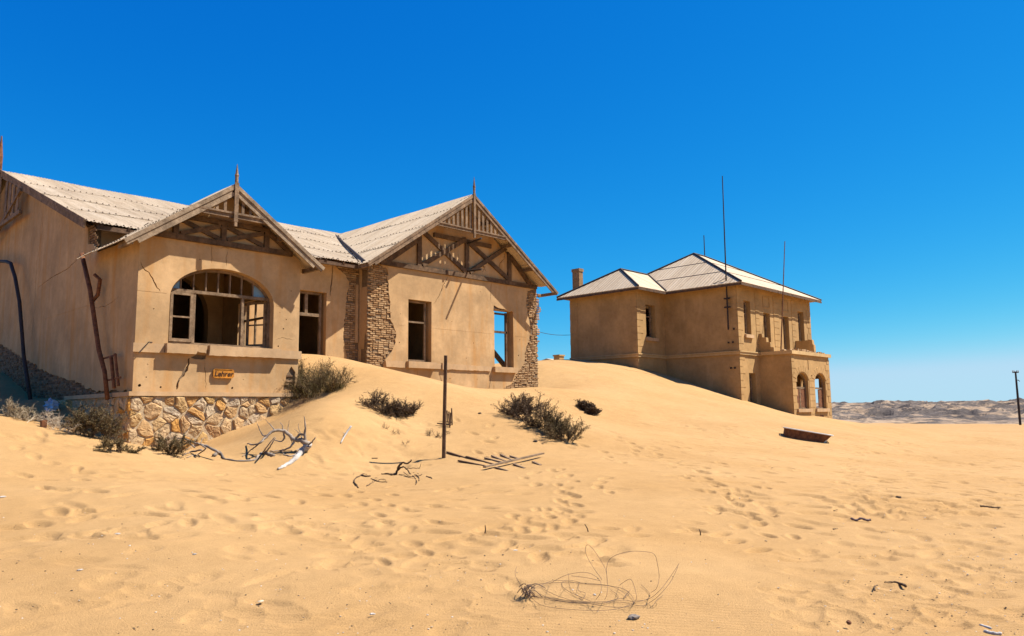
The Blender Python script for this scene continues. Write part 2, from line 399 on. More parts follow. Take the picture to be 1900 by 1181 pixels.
def hdet(x, y):
    r = np.hypot(x, y); f = np.clip((120 - r) / 80, 0, 1)
    u = x * 0.83 - y * 0.55; v = x * 0.55 + y * 0.83     # u runs across the view, v away from it
    d = 0.07 * vn(u / 3.0, v / 2.2, 1) + 0.020 * vn(u / 1.3, v / 0.8, 2) + 0.007 * vn(u / 0.5 + 3, v / 0.3, 3)
    # hummocky, trodden ground to the right and in the middle
    tr = np.clip(vn(u / 7.0, v / 7.0, 5) * 1.6 + 0.35, 0, 1)
    d += tr * 0.045 * np.minimum(0, vn(u / 0.62, v / 0.55, 6) + 0.12) * 2.0
    pw = np.exp(-(((x - 8.6) / 2.2) ** 2 + ((y - 12.6) / 1.6) ** 2))
    return d * f * (1 - 0.85 * pw)
def H(x, y): return float(hbase(x, y)[0] + hdet(np.array([float(x)]), np.array([float(y)]))[0])
def ground(px, py):
    """where the line of sight through this point of the photo meets the sand"""
    d = ray(px, py); lo = None
    ts = np.geomspace(3.5, 130, 900)
    X = d.x * ts; Y = d.y * ts; Z = EYE.z + d.z * ts
    below = np.where(Z < hbase(X, Y) + hdet(X, Y))[0]
    k = below[0] if len(below) else len(ts) - 1
    return Vector((X[k], Y[k], H(X[k], Y[k])))

az = np.concatenate([np.linspace(-180, -48, 80, endpoint=False), np.linspace(-48, -37, 40, endpoint=False), np.linspace(-37, 37, 780, endpoint=False), np.linspace(37, 48, 40, endpoint=False), np.linspace(48, 180, 80, endpoint=False)])
rr = np.concatenate([np.geomspace(0.6, 4.0, 24, endpoint=False), np.geomspace(4.0, 60, 760, endpoint=False), np.geomspace(60, 150, 110, endpoint=False), np.geomspace(150, 6000, 30)])
yaw = math.atan2(FW.y, FW.x)
AZ = yaw - np.radians(az)
gx = np.outer(rr, np.cos(AZ)); gy = np.outer(rr, np.sin(AZ))
gz = (hbase(gx.ravel(), gy.ravel()) + hdet(gx.ravel(), gy.ravel())).reshape(gx.shape)
# footprints and scuffs pressed into the sand
prints = []
def track(pts, spacing, spread, depth, r=rnd):
    P = [ground(*p) for p in pts]
    for a, b in zip(P[:-1], P[1:]):
        L = (b - a).length; k = max(1, int(L / spacing)); d = (b - a).normalized()
        for i in range(k):
            p = a.lerp(b, (i + r.random()) / k); sgn = 1 if i % 2 else -1
            q = Vector((-d.y, d.x, 0)) * (0.14 * sgn + r.gauss(0, spread))
            prints.append((p.x + q.x, p.y + q.y, math.atan2(d.y, d.x) + r.gauss(0, 0.35), r.uniform(0.7, 1.2) * depth, r.uniform(0.13, 0.18), r.uniform(0.06, 0.09)))
track([(1130, 800), (1230, 850), (1330, 890), (1420, 960), (1500, 1000)], 0.35, 0.2, 0.075)
track([(1330, 890), (1370, 940), (1350, 980), (1420, 1000), (1360, 1020)], 0.3, 0.25, 0.08)
track([(1010, 870), (1030, 930), (990, 985), (960, 1020), (880, 1080)], 0.28, 0.25, 0.07)
track([(1090, 880), (1060, 930), (1030, 985), (1000, 1045)], 0.3, 0.25, 0.07)
track([(720, 960), (850, 955), (980, 985), (1120, 985), (1320, 985)], 0.35, 0.25, 0.06)
track([(640, 900), (700, 950), (640, 1010), (700, 1060)], 0.35, 0.35, 0.07)
track([(980, 770), (1000, 820), (1090, 830), (1150, 860)], 0.4, 0.3, 0.07)
track([(880, 775), (880, 800), (900, 830), (950, 850)], 0.4, 0.3, 0.08)
track([(0, 800), (60, 830), (120, 880), (200, 900)], 0.4, 0.3, 0.08)
track([(1200, 790), (1300, 790), (1400, 830), (1500, 840)], 0.5, 0.4, 0.06)
for (x0, x1, y0, y1, k, dp) in [(20, 640, 880, 1000, 80, 0.08), (20, 640, 1000, 1170, 45, 0.035), (600, 1150, 900, 1060, 90, 0.07), (1550, 1900, 800, 960, 380, 0.10), (1250, 1600, 830, 960, 90, 0.09),
                              (1450, 1900, 960, 1170, 150, 0.06), (1100, 1500, 800, 870, 60, 0.06), (560, 800, 780, 880, 40, 0.06), (640, 1000, 1060, 1170, 40, 0.035), (40, 260, 780, 880, 22, 0.07), (1180, 1450, 770, 830, 30, 0.06)]:
    for _ in range(k):
        p = ground(rnd.uniform(x0, x1), rnd.uniform(y0, y1))
        prints.append((p.x, p.y, rnd.gauss(-0.75, 0.6), dp * rnd.uniform(0.5, 1.2), rnd.uniform(0.12, 0.26), rnd.uniform(0.06, 0.13)))
press = np.zeros_like(gz)
for (x, y, an, dp, la, wa) in prints:
    r = math.hypot(x, y); R0 = 3.2 * max(la, wa)
    i0, i1 = np.searchsorted(rr, [r - R0, r + R0])
    a = (math.degrees(yaw - math.atan2(y, x)) + 180) % 360 - 180; da = math.degrees(R0 / r)
    j0, j1 = np.searchsorted(az, [a - da, a + da])
    if i1 - i0 < 1 or j1 - j0 < 1: continue
    X = gx[i0:i1, j0:j1] - x; Y = gy[i0:i1, j0:j1] - y
    u = (X * math.cos(an) + Y * math.sin(an)) / la; v = (-X * math.sin(an) + Y * math.cos(an)) / wa
    q = np.sqrt(u * u + v * v) + 0.13 * vn(X * 10 + x * 3, Y * 10 + y * 3, 9)
    val = 0.56 * dp * (-1.0 * np.exp(-np.maximum(q, 0) ** 4) + 0.17 * np.exp(-((q - 1.5) / 0.5) ** 2))
    cur = press[i0:i1, j0:j1]; press[i0:i1, j0:j1] = np.where(np.abs(val) > np.abs(cur), val, cur)
gz += press
nr, na = gx.shape
vs = np.stack([gx, gy, gz], -1).reshape(-1, 3)
vs = np.vstack([vs, [[0, 0, H(0, 0)]]])
I, J = np.meshgrid(np.arange(nr - 1), np.arange(na), indexing='ij'); J2 = (J + 1) % na
quads = np.stack([I * na + J, I * na + J2, (I + 1) * na + J2, (I + 1) * na + J], -1).reshape(-1, 4)[:, ::-1]
tris = np.stack([np.full(na, nr * na), (np.arange(na) + 1) % na, np.arange(na)], -1)[:, ::-1]
me = bpy.data.meshes.new('sand_ground')
me.vertices.add(len(vs)); me.vertices.foreach_set('co', vs.astype(np.float32).ravel())
nq, ntr = len(quads), len(tris)
me.loops.add(nq * 4 + ntr * 3); me.loops.foreach_set('vertex_index', np.concatenate([quads.ravel(), tris.ravel()]).astype(np.int32))
me.polygons.add(nq + ntr)
me.polygons.foreach_set('loop_start', np.concatenate([np.arange(nq) * 4, nq * 4 + np.arange(ntr) * 3]).astype(np.int32))
me.polygons.foreach_set('use_smooth', np.ones(nq + ntr, bool))
me.update(calc_edges=True); me.validate()
tag(link('sand_ground', me, SAND), kind='structure')

# far rocky hills
ha = np.radians(np.linspace(-62, 44, 640)); hr = np.concatenate([np.linspace(104, 300, 150), np.linspace(303, 560, 40)])
HA = yaw - ha
hx = np.outer(hr, np.cos(HA)); hy = np.outer(hr, np.sin(HA))
def ridged(x, y, s): return 1 - 2 * np.abs(vn(x, y, s))
q = ridged(hx / 38, hy / 30, 21) * 0.25 + ridged(hx / 15, hy / 13, 22) * 0.3 + ridged(hx / 6.0, hy / 5.0, 23) * 0.26 + ridged(hx / 2.6, hy / 2.4, 24) * 0.16
rise = np.clip((hr - 112) / 130, 0, 1)[:, None]
hz = -1.45 + 3.3 * rise ** 0.9 + (q - 0.55) * 5.0 * np.clip((hr - 108) / 60, 0.0, 1)[:, None]
top = np.clip((560 - hr) / 230, 0, 1)[:, None]
hz = hz * top - 1.5 * (1 - top)
hz += 0.9 * vn(hx / 70, hy / 70, 31) * rise
nr, na = hx.shape
I, J = np.meshgrid(np.arange(nr - 1), np.arange(na - 1), indexing='ij')
quads = np.stack([I * na + J, (I + 1) * na + J, (I + 1) * na + J + 1, I * na + J + 1], -1).reshape(-1, 4)
me = bpy.data.meshes.new('rocky_hills'); me.from_pydata(np.stack([hx, hy, hz], -1).reshape(-1, 3).tolist(), [], quads.tolist()); me.update()
tag(link('rocky_hills', me, HILL), kind='structure')

# ------------------------------------------------------------------ shared building parts
def roof_panel(o, u, d, width, span, mat, name, parent, pitch=0.1, amp=0.012, courses=3, sag=0.03, r=rnd):
    """corrugated sheets: o = a point on the ridge, u = along the ridge, d = unit vector down the slope; span(s) gives (start, end) down the slope"""
    o, u, d = Vector(o), Vector(u), Vector(d); nrm = u.cross(d)
    if nrm.z < 0: nrm = -nrm
    mb = MB(); per = 6; ns = int(width / pitch * per); ntot = max(span(width * k / 20)[1] for k in range(21))
    cuts = [ntot * k / courses for k in range(courses + 1)]
    nails = MB()
    for c in range(courses):
        vs, fs = [], []; prev = None; rows = 3
        shw = 0; sheet = 0
        for i in range(ns + 1):
            s = width * i / ns
            if s >= shw: shw += 0.75; sheet = r.uniform(-0.012, 0.012); se = r.uniform(-0.06, 0.05)
            a, e = span(s); t0 = max(a, cuts[c] - 0.08 + (0 if c == 0 else 0)); t1 = min(e, cuts[c + 1] + se if c < courses - 1 else cuts[c + 1] + se)
            if c == 0: t0 = a
            if t1 - t0 < 0.05: prev = None; continue
            w = amp * math.sin(2 * math.pi * s / pitch)
            row = []
            for k in range(rows + 1):
                tt = t0 + (t1 - t0) * k / rows
                lift = 0.006 * (k / rows) + sheet * (k / rows) + 0.008 * c * -1
                z = sag * math.sin(1.4 * s + 1.3 * tt) * 0.35 - sag * math.sin(math.pi * tt / ntot)
                row.append(o + u * s + d * tt + nrm * (w + lift + z))
            b = len(vs); vs.extend(row)
            if prev is not None:
                for k in range(rows): fs.append((prev + k, prev + k + 1, b + k + 1, b + k))
            prev = b
            if i % (per * 2) == 1 and r.random() < 0.85 and t1 - t0 > 0.3:
                p = row[-1] - d * 0.07 + nrm * 0.012
                nails.box(p.x - .016, p.x + .016, p.y - .016, p.y + .016, p.z - .012, p.z + .012)
        mb.add(vs, fs)
    mb.add(nails.v, nails.f, 1)
    ob = mb.build(name, [mat, NAIL], parent)
    sm = ob.modifiers.new('sheet', 'SOLIDIFY'); sm.thickness = 0.006; sm.offset = -1
    return ob

def window_frame(mp, x0, x1, z0, z1, parent, rails=(), mullions=(), w=0.07, d=0.09, mat=None, name='window', w0=0.12):
    mb = MB(); mat = mat or WOOD
    mb.prism(rect(x0, x1, z0, z1), [rect(x0 + w, x1 - w, z0 + w, z1 - w)], mp, w0, w0 + d)
    for z in rails: mb.prism(rect(x0 + w, x1 - w, z - w * .45, z + w * .45), [], mp, w0 + .012, w0 + d - .01)
    for x, a, c in mullions: mb.prism(rect(x - w * .4, x + w * .4, a, c), [], mp, w0 + .02, w0 + d - .02)
    return mb.build(name, mat, parent, recalc=True)

def reveal(mb, outer_off, loop, mp, w0, w1):
    """a thin plaster lining around an opening"""
    cx = sum(p[0] for p in loop) / len(loop); cz = sum(p[1] for p in loop) / len(loop)
    big = [(x + (outer_off if x > cx else -outer_off), z + (outer_off if z > cz else -outer_off)) for x, z in loop]
    mb.prism(big, [loop], mp, w0, w1)

def brick_area(poly, mp, course=0.077, L=0.245, proud=(0.012, 0.05), skip=0.05, r=rnd, name='exposed_brick', parent=None, mat=None):
    mb = MB(); z0 = min(p[1] for p in poly); z1 = max(p[1] for p in poly); x0 = min(p[0] for p in poly); x1 = max(p[0] for p in poly)
    k = 0; z = z0
    while z < z1:
        x = x0 - (L / 2 if k % 2 else 0) - r.uniform(0, 0.02)
        while x < x1:
            l = L * (1 if r.random() > 0.08 else 0.5); cx, cz = x + l / 2, z + course / 2
            if inpoly(cx, cz, poly) and r.random() > skip:
                p = r.uniform(*proud); g = r.uniform(0.004, 0.009); h = course * r.uniform(0.70, 0.80); l2 = l - 0.02 - r.uniform(0, 0.012)
                a, c = cx - l2 / 2, cx + l2 / 2; e = r.uniform(0.006, 0.016); J = lambda q: q + r.uniform(-.004, .004)
                vs = [mp(J(xx), J(zz), ww) for ww, ins in ((0.02, 0), (-p + e * .8, 0), (-p, e)) for xx, zz in ((a + ins, cz - h / 2 + ins), (c - ins, cz - h / 2 + ins), (c - ins, cz + h / 2 - ins), (a + ins, cz + h / 2 - ins))]
                fs = [(8, 9, 10, 11)]
                for b in (0, 4):
                    for i in range(4): fs.append((b + i, b + (i + 1) % 4, b + 4 + (i + 1) % 4, b + 4 + i))
                mb.add(vs, fs)
            x += l
        z += course; k += 1
    return mb.build(name, mat or BRICK, parent, recalc=True)

def stones(x0, x1, z0, z1, mp, parent, cell=0.31, r=rnd, name='foundation_stones'):
    seeds = []; z = z0; k = 0
    while z < z1:
        x = x0
        while x < x1 + cell:
            seeds.append((x + r.uniform(-.2, .2) + (cell * .6 if k % 2 else 0), z + cell * .38 + r.uniform(-.11, .11))); x += cell * r.uniform(0.8, 2.0)
        z += cell * 0.72; k += 1
    mb = MB()
    for i, (sx, sz) in enumerate(seeds):
        P = [(x0, z0), (x1, z0), (x1, z1), (x0, z1)]
        for j, (tx, tz) in enumerate(seeds):
            if i == j or abs(tx - sx) + abs(tz - sz) > 2: continue
            mx, mz = (sx + tx) / 2, (sz + tz) / 2; dx, dz = tx - sx, tz - sz; Q = []
            for a, b in zip(P, P[1:] + P[:1]):
                da = (a[0] - mx) * dx + (a[1] - mz) * dz; db = (b[0] - mx) * dx + (b[1] - mz) * dz
                if da <= 0: Q.append(a)
                if da * db < 0:
                    t = da / (da - db); Q.append((a[0] + (b[0] - a[0]) * t, a[1] + (b[1] - a[1]) * t))
            P = Q
            if len(P) < 3: break
        if len(P) < 3: continue
        cx = sum(p[0] for p in P) / len(P); cz = sum(p[1] for p in P) / len(P)
        D = []
        for a, b in zip(P, P[1:] + P[:1]):
            L = math.hypot(b[0] - a[0], b[1] - a[1]); k = max(1, int(L / 0.07))
            D += [(a[0] + (b[0] - a[0]) * t / k, a[1] + (b[1] - a[1]) * t / k) for t in range(k)]
        pr = r.uniform(0.048, 0.085); n = len(D); vs = []; tilt = (r.uniform(-.22, .22), r.uniform(-.22, .22)); ph = r.uniform(0, 6)
        for s, w in ((0.985, 0.03), (0.97, -pr * 0.6), (0.84, -pr * 0.92), (0.5, -pr), (0.2, -pr * 0.96)):
            for x, zz in D:
                j = 0.007 if w < 0 else 0.004
                an = math.atan2(zz - cz, x - cx); s_ = s * (1 - .05 * (1 + math.sin(2 * an + ph)) - .04 * (1 + math.sin(5 * an + 2 * ph))) ; qx, qz = cx + (x - cx) * s_ + r.uniform(-j, j), cz + (zz - cz) * s_ + r.uniform(-j, j)
                vs.append(mp(qx, qz, w + (r.uniform(-.008, .008) + (qx - cx) * tilt[0] + (qz - cz) * tilt[1] if w < 0 else 0)))
        fs = []
        for ring in range(4):
            for a in range(n): fs.append((ring * n + a, ring * n + (a + 1) % n, (ring + 1) * n + (a + 1) % n, (ring + 1) * n + a))
        fs.append(tuple(4 * n + a for a in range(n)))
        mb.add(vs, fs)
    return mb.build(name, STONE, parent, recalc=True)

# ------------------------------------------------------------------ THE TEACHER'S HOUSE
h1 = thing('house', 'long derelict ochre house with two timber gables and an arched bay window', 'house', (12.0, 23.4, 2.0))
YB, XL, XR = 19.287, 6.79, 11.23          # bay front plane and its two side walls
YM, Y2 = 23.4, 22.85                      # recessed wall and right gable front
X2L, X2R, X2C = 16.1, 25.4, 20.74

# bay front --------------------------------------------------------
win = arch(7.58, 10.43, 3.36, 4.56, 0.87)
rz = lambda x: 7.52 - 0.70 * abs(x - 8.97)
bay_out = [(XL, 1.9), (XR, 1.9), (XR, rz(XR)), (8.97, rz(8.97)), (XL, rz(XL))]
mb = MB(); core_win = arch(7.56, 10.45, 3.34, 4.56, 0.89)
mb.prism([(XL + .04, 0.1), (XR - .04, 0.1), (XR - .04, rz(XR)), (8.97, rz(8.97)), (XL + .04, rz(XL))], [core_win], front(YB), 0.05, 0.38)
mb.build('wall', MORTAR, h1, recalc=True)
mb = MB()
cr = [crack([(6.83, 5.36), (6.88, 5.22), (7.04, 5.10), (7.17, 4.88), (7.34, 4.63)], 0.03),
      crack([(8.14, 3.02), (8.1, 2.81), (7.99, 2.57), (7.9, 2.47), (7.85, 2.20)], 0.075),
      crack([(8.52, 2.98), (8.56, 2.67), (8.6, 2.2)], 0.012), crack([(8.62, 6.05), (8.6, 5.8), (8.62, 5.52)], 0.012), crack([(9.05, 5.95), (9.0, 5.75), (9.02, 5.5)], 0.014),
      crack([(8.7, 6.03), (8.85, 5.98), (9.0, 6.02), (9.2, 5.97)], 0.012), crack([(10.5, 3.62), (10.7, 3.7), (11.1, 3.66)], 0.012),
      ragged([(8.17, 3.03), (8.3, 2.99), (8.55, 3.0), (8.57, 3.10), (8.3, 3.11), (8.17, 3.03)], .06, .01)[:-1]]
def pit(x, z, q, r=rnd): return [(x + q * r.uniform(.5, 1.1) * math.cos(k * 1.05), z + q * r.uniform(.5, 1.1) * math.sin(k * 1.05)) for k in range(6)]
patch = ragged([(10.78, 2.24), (11.14, 2.26), (11.15, 2.74), (11.02, 2.9), (10.86, 2.62), (10.78, 2.24)], .08, .02)[:-1]
cr += [pit(*p) for p in ((7.1, 2.5, .022), (7.12, 2.82, .018), (10.82, 4.22, .02), (10.74, 3.95, .03), (10.95, 5.05, .02), (10.62, 4.4, .016), (7.2, 4.2, .02), (9.6, 2.5, .018), (8.3, 5.6, .018), (10.6, 3.45, .03), (7.45, 2.26, .035), (6.95, 2.3, .05), (9.3, 2.27, .04))] + [patch]
mb.prism(bay_out, [win] + cr, front(YB), 0.0, 0.046)
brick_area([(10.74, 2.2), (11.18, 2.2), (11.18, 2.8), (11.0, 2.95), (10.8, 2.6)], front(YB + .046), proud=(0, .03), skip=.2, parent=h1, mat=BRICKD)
mb.build('plaster_coat', PL, h1, recalc=True)
mb = MB(); reveal(mb, 0.03, win, front(YB), 0.048, 0.385)
mb.build('window_reveal', PL, h1, recalc=True)
# long left wall: bay flank and the tall gable end run in one plane
mb = MB()
lw = [(YB + .05, 0.2), (43, 0.2), (43, 7.0), (33.2, 10.55), (YM, 7.0), (YM, 6.15), (YB + .05, 6.0)]
mb.prism(lw, [], side(XL), 0.048, 0.38)
mb.build('wall', MORTAR, h1, recalc=True)
gb = ragged([(43, 5.6), (36, 4.7), (32.5, 4.2), (29.4, 3.55), (26.8, 2.98), (24.6, 2.66), (23.4, 2.5), (22.5, 2.30), (21.9, 2.22), (YB + .047, 2.16)], 0.12, 0.045)
mb = MB()
hole = ragged([(23.1, 6.62), (23.3, 7.0), (23.15, 6.3), (22.6, 6.08), (22.4, 6.18)], .1, .03)
mb.prism(gb + [(YB + .047, 5.98), (22.35, 6.05)] + [(22.8, 6.35), (23.25, 6.42), (23.35, 6.9), (YM + .1, 7.0)] + [(33.2, 10.5), (43, 7.0)],
         [crack([(28.1, 8.4), (28.0, 7.6), (28.4, 6.6), (28.3, 5.2), (28.35, 3.8)], 0.03), crack([(23.6, 6.2), (25.0, 5.95), (26.6, 5.9), (28.0, 5.75)], 0.022), crack([(20.5, 4.6), (21.5, 4.45), (22.5, 4.5)], 0.012)], side(XL), 0.0, 0.046)
mb.build('plaster_coat', PL, h1, recalc=True)
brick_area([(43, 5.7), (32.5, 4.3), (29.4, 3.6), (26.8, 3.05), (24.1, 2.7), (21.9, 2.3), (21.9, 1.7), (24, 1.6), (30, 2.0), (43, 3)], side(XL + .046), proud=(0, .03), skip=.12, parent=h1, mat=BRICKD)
# rough masonry left bare under the main eave
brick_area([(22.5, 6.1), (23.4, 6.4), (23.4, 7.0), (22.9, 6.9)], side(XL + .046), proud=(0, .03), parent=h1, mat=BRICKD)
# bay right wall with its side window
mb = MB(); mb.prism([(YB + .385, 0.5), (YM - .005, 0.5), (YM - .005, 6.0), (YB + .385, 6.0)], [rect(20.75, 22.35, 3.4, 5.0)], side(XR - .34), 0.0, 0.34)
mb.build('wall', INNER, h1, recalc=True)
window_frame(side(XR - .34), 20.75, 22.35, 3.4, 5.0, h1, rails=(4.45,), mullions=((21.55, 3.47, 4.93),), mat=WOODP)
# base ledge, cornice band and sills
mb = MB(); mb.box(XL - .11, XR + .06, YB - .11, YB - .002, 2.045, 2.15); mb.box(XL - .11, XL - .002, YB, 24.2, 2.03, 2.14, j=.006)
mb.build('base_ledge', TRIM, h1)
mb = MB(); mb.box(XL - .05, 7.48, YB - .06, YB - .002, 3.11, 3.33); mb.box(10.62, XR + .06, YB - .07, YB - .002, 3.11, 3.335)
build_each(mb, 'cornice_band', TRIM, h1)
def sill(x0, x1, y, z0, z1, pr, parent, m=None):
    s = MB(); s.prism([(x0, z0), (x1, z0), (x1, z1), (x0, z1)], [], front(y), -pr, 0.10)
    return build_each(s, 'window_sill', m or TRIM, parent)[0]
mb = MB(); mb.prism(ragged([(7.49, 3.11), (8.22, 3.105), (8.27, 3.2), (8.25, 3.35), (7.49, 3.352), (7.49, 3.11)], .08, .008)[:-1], [], front(YB), -.19, -.002)
mb.prism(ragged([(8.56, 3.09), (10.6, 3.11), (10.6, 3.352), (8.58, 3.352), (8.56, 3.09)], .1, .008)[:-1], [], front(YB), -.19, -.002)
mb.prism(ragged([(8.30, 3.17), (8.52, 3.14), (8.53, 3.34), (8.29, 3.345), (8.30, 3.17)], .06, .01)[:-1], [], front(YB), -.13, -.002)
build_each(mb, 'window_sill', TRIM, h1)
mb = MB()
for (x0, x1, z) in ((XL + .01, 7.5, 4.62), (10.5, XR - .02, 4.58)): mb.box(x0, x1, YB - .004, YB - .001, z, z + .018)
for (x0, x1, z) in ((17.5, 17.9, 4.86), (19.2, 22.5, 4.86), (23.9, 24.6, 4.84)): mb.box(x0, x1, Y2 - .004, Y2 - .001, z, z + .02)
mb.box(14.8, 15.4, YM - .007, YM - .001, 4.9, 4.918); mb.box(XL - .007, XL - .001, 22.4, 27.2, 4.62, 4.64)
build_each(mb, 'render_seam', PL, h1)
# stone foundation
mb = MB(); mb.box(XL + .02, XR - .02, YB - .042, YB + .05, -0.2, 2.045); mb.box(XL - .042, XL + .05, YB - .01, 25.0, 0.2, 2.03)
mb.build('foundation_mortar', STMORT, h1)
stones(XL - .06, XR, 0.15, 2.04, front(YB - .012), h1)
stones(YB - .06, 24.6, 0.25, 2.02, side(XL - .012), h1)
# arched window joinery
mb = MB(); inner = arch(7.65, 10.36, 3.43, 4.56, 0.80)
mb.prism(win, [inner], front(YB + .08), 0.13, 0.22)
tz = 4.77
mb.prism(rect(7.62, 10.39, tz - .045, tz + .035), [], front(YB + .08), 0.11, 0.235)
for x in (8.29, 9.62): mb.prism(rect(x - .035, x + .035, 3.42, tz - .045), [], front(YB + .08), 0.125, 0.225)
w_bay = mb.build('window', WOODP, h1, recalc=True)
mb = MB()
for x in (7.93, 8.26, 8.59, 8.92, 9.25, 9.58, 9.91):
    zt = 4.56 + .81 * math.sqrt(max(0, 1 - ((x - 9.005) / 1.36) ** 2)); mb.prism(rect(x - .016, x + .016, tz + .035, zt), [], front(YB + .08), 0.14, 0.21)
build_each(mb, 'glazing_bar', WOOD, w_bay)
def ellz(x): return 4.56 + .80 * math.sqrt(max(0, 1 - ((x - 9.005) / 1.355) ** 2))
for xs in ([7.69, 7.75, 7.81, 7.87, 7.91], [9.93, 10.0, 10.08, 10.15, 10.22, 10.30]):
    mb = MB(); mb.prism([(xs[0], tz + .036), (xs[-1], tz + .036)] + [(x, max(ellz(x), tz + .04)) for x in xs[::-1]], [], front(YB + .08), 0.17, 0.178)
    mb.build('window_pane', GLASS, w_bay, recalc=True)
mb = MB(); mb.prism(rect(7.67, 8.25, 3.44, tz - .05), [rect(7.74, 8.18, 3.52, 4.06), rect(7.74, 8.18, 4.10, tz - .12)], front(YB + .08), 0.105, 0.155)
mb.build('casement', WOODP, w_bay, recalc=True)
ang = math.radians(62)     # right casement stands open into the room
hp = Vector((10.33, YB + .28, 0))
def swing(u, v, w): return (hp.x - u * math.cos(ang) + w * math.sin(ang), hp.y + u * math.sin(ang) + w * math.cos(ang), v)
mb = MB(); mb.prism(rect(0, .62, 3.44, tz - .05), [rect(.07, .55, 3.52, 4.04), rect(.07, .55, 4.08, tz - .12)], swing, 0, 0.045)
mb.build('casement', WOODP, w_bay, recalc=True)
# bay roof, bargeboards, truss, slats, finial
SL = 0.70; Ls = math.hypot(1, SL); cx, zr, yf = 8.97, 7.66, 18.787
mainz = lambda y: 7.0 + 0.37 * (y - 22.8)
def bay_span(sgn):
    def f(s):
        y = yf + s; e = 2.72 * Ls
        if sgn < 0 and y > 22.45: e = min(e, 2.05 * Ls)
        if y > 23.32: e = min(e, max(0.0, (zr - mainz(y)) / SL * Ls + 0.04))
        return (0.0, e)
    return f
for sg in (-1, 1):
    roof_panel((cx, yf, zr), (0, 1, 0), (sg / Ls, 0, -SL / Ls), 6.0, bay_span(sg), ROOFX, 'roof', h1, courses=2, sag=0.025)
def gable_timbers(cx, zr, yf, yw, half, slope, tie, slats, sw, purl, parent, pend, fin):
    Ls = math.hypot(1, slope)
    for sg in (-1, 1):
        mb = MB(); n = Vector((sg * slope, 0, 1)).normalized(); d = Vector((sg, 0, -slope)).normalized()
        a = Vector((cx, yf, zr)); L = half * Ls
        mb.bar(a + d * .05 - n * .135, a + d * (L - .25) - n * .135, .045, .23, n)
        mb.bar(a + d * .02 - n * .05 - Vector((0, .035, 0)), a + d * (L + .02) - n * .055 - Vector((0, .035, 0)), .03, .10, n)
        mb.bar(a + d * (L - .27) - n * .10, a + d * (L + .01) - n * .10, .05, .13, n)
        mb.build('bargeboard', WOOD if half > 4 else WOODB, parent)
    x0, x1, tzz = tie
    mb = MB(); mb.box(x0, x1, yf + .005, yf + .11, tzz - .075, tzz + .075); mb.box(x0 + .1, x1 - .1, yf - .03, yf + .003, tzz + .03, tzz + .08)
    mb.build('tie_beam', WOOD, parent)
    mb = MB()
    for x in slats:
        top = zr - slope * abs(x - cx) - .15
        if top - tzz > .12: mb.box(x - sw / 2, x + sw / 2, yf + .02, yf + .045, tzz + .07, top, j=.004)
    build_each(mb, 'gable_slat', WOOD, parent)
    mb = MB()   # pendant post rising to a pointed finial
    w = .055
    mb.box(cx - w, cx + w, yf - .075, yf - .036, pend + .12, zr + .02); mb.box(cx - w * .7, cx + w * .7, yf - .07, yf - .02, pend, pend + .12)
    mb.tube([(cx, yf - .03, zr), (cx, yf - .03, zr + (fin - zr) * .35), (cx, yf - .03, zr + (fin - zr) * .42), (cx, yf - .03, zr + (fin - zr) * .5), (cx, yf - .03, fin)], [.05, .05, .062, .045, .006], 6)
    mb.build('finial', WOOD, parent)
    mb = MB()
    for t in purl:
        for sg in (-1, 1):
            x = cx + sg * half * t; z = zr - slope * half * t - .17
            mb.bar((x, yf + .03, z), (x, yw + .3, z), .09, .13)
    build_each(mb, 'purlin', WOOD, parent)
gable_timbers(8.97, 7.66, yf, YB, 2.72, SL, (7.80, 10.06, 6.80), [8.27, 8.49, 8.71, 9.2, 9.42, 9.64], .075, (0.2, 0.55, 0.93), h1, 6.50, 8.20)
def truss(beam, up, posts, diags, y, parent, wd=.10):
    for (x0, x1, z0, z1), dp in ((beam, .10), (up, .09)):
        mb = MB(); mb.box(x0, x1, y - dp, y - .003, z0, z1, j=.004); mb.build('truss_beam', WOODT, parent)
    mb = MB()
    for x, p, q in posts: mb.box(x - wd / 2 - .02, x + wd / 2 + .02, y - .085, y - .003, p, q)
    build_each(mb, 'truss_post', WOODT, parent); mb = MB()
    for k, (p, q) in enumerate(diags): mb.bar((p[0], y - .035 - .03 * (k % 2), p[1]), (q[0], y - .035 - .03 * (k % 2), q[1]), wd * .55, wd * 1.15, (0, 0, 1))
    build_each(mb, 'truss_brace', WOODT, parent)
truss((7.05, 10.92, 6.03, 6.17), (7.75, 10.2, 6.60, 6.73), [(7.63, 6.17, 6.6), (8.89, 6.17, 6.6), (10.13, 6.17, 6.6)],
      [((7.73, 6.58), (8.82, 6.2)), ((7.75, 6.2), (8.8, 6.56)), ((8.98, 6.58), (10.02, 6.22)), ((8.98, 6.22), (10.02, 6.56)), ((7.08, 6.12), (7.95, 6.72)), ((10.86, 6.12), (10.0, 6.72))], YB, h1)

# recessed wall between the gables ------------------------------------
door = rect(13.36, 14.70, 2.5, 5.87)
mb = MB(); mb.prism([(XR - .02, 1.5), (X2L + .05, 1.5), (X2L + .05, 7.05), (XR - .02, 7.05)], [rect(13.34, 14.72, 2.5, 5.89)], front(YM), 0.05, 0.40)
mb.build('wall', MORTAR, h1, recalc=True)
mb = MB()
edge = ragged([(15.0, 7.05), (15.09, 6.87), (15.5, 6.6), (15.64, 6.34), (15.5, 5.39), (15.43, 4.3), (15.56, 3.7), (15.6, 3.3), (15.6, 1.5)], 0.09, 0.03)
mb.prism([(XR - .02, 1.5), (13.36, 1.5), (13.36, 5.87), (14.70, 5.87), (14.70, 1.5)] + edge[::-1] + [(XR - .02, 7.05)],
         [crack([(14.93, 6.95), (14.91, 6.43), (14.86, 6.1), (14.84, 5.75)], 0.04)], front(YM), 0, .046)
mb.build('plaster_coat', PL, h1, recalc=True)
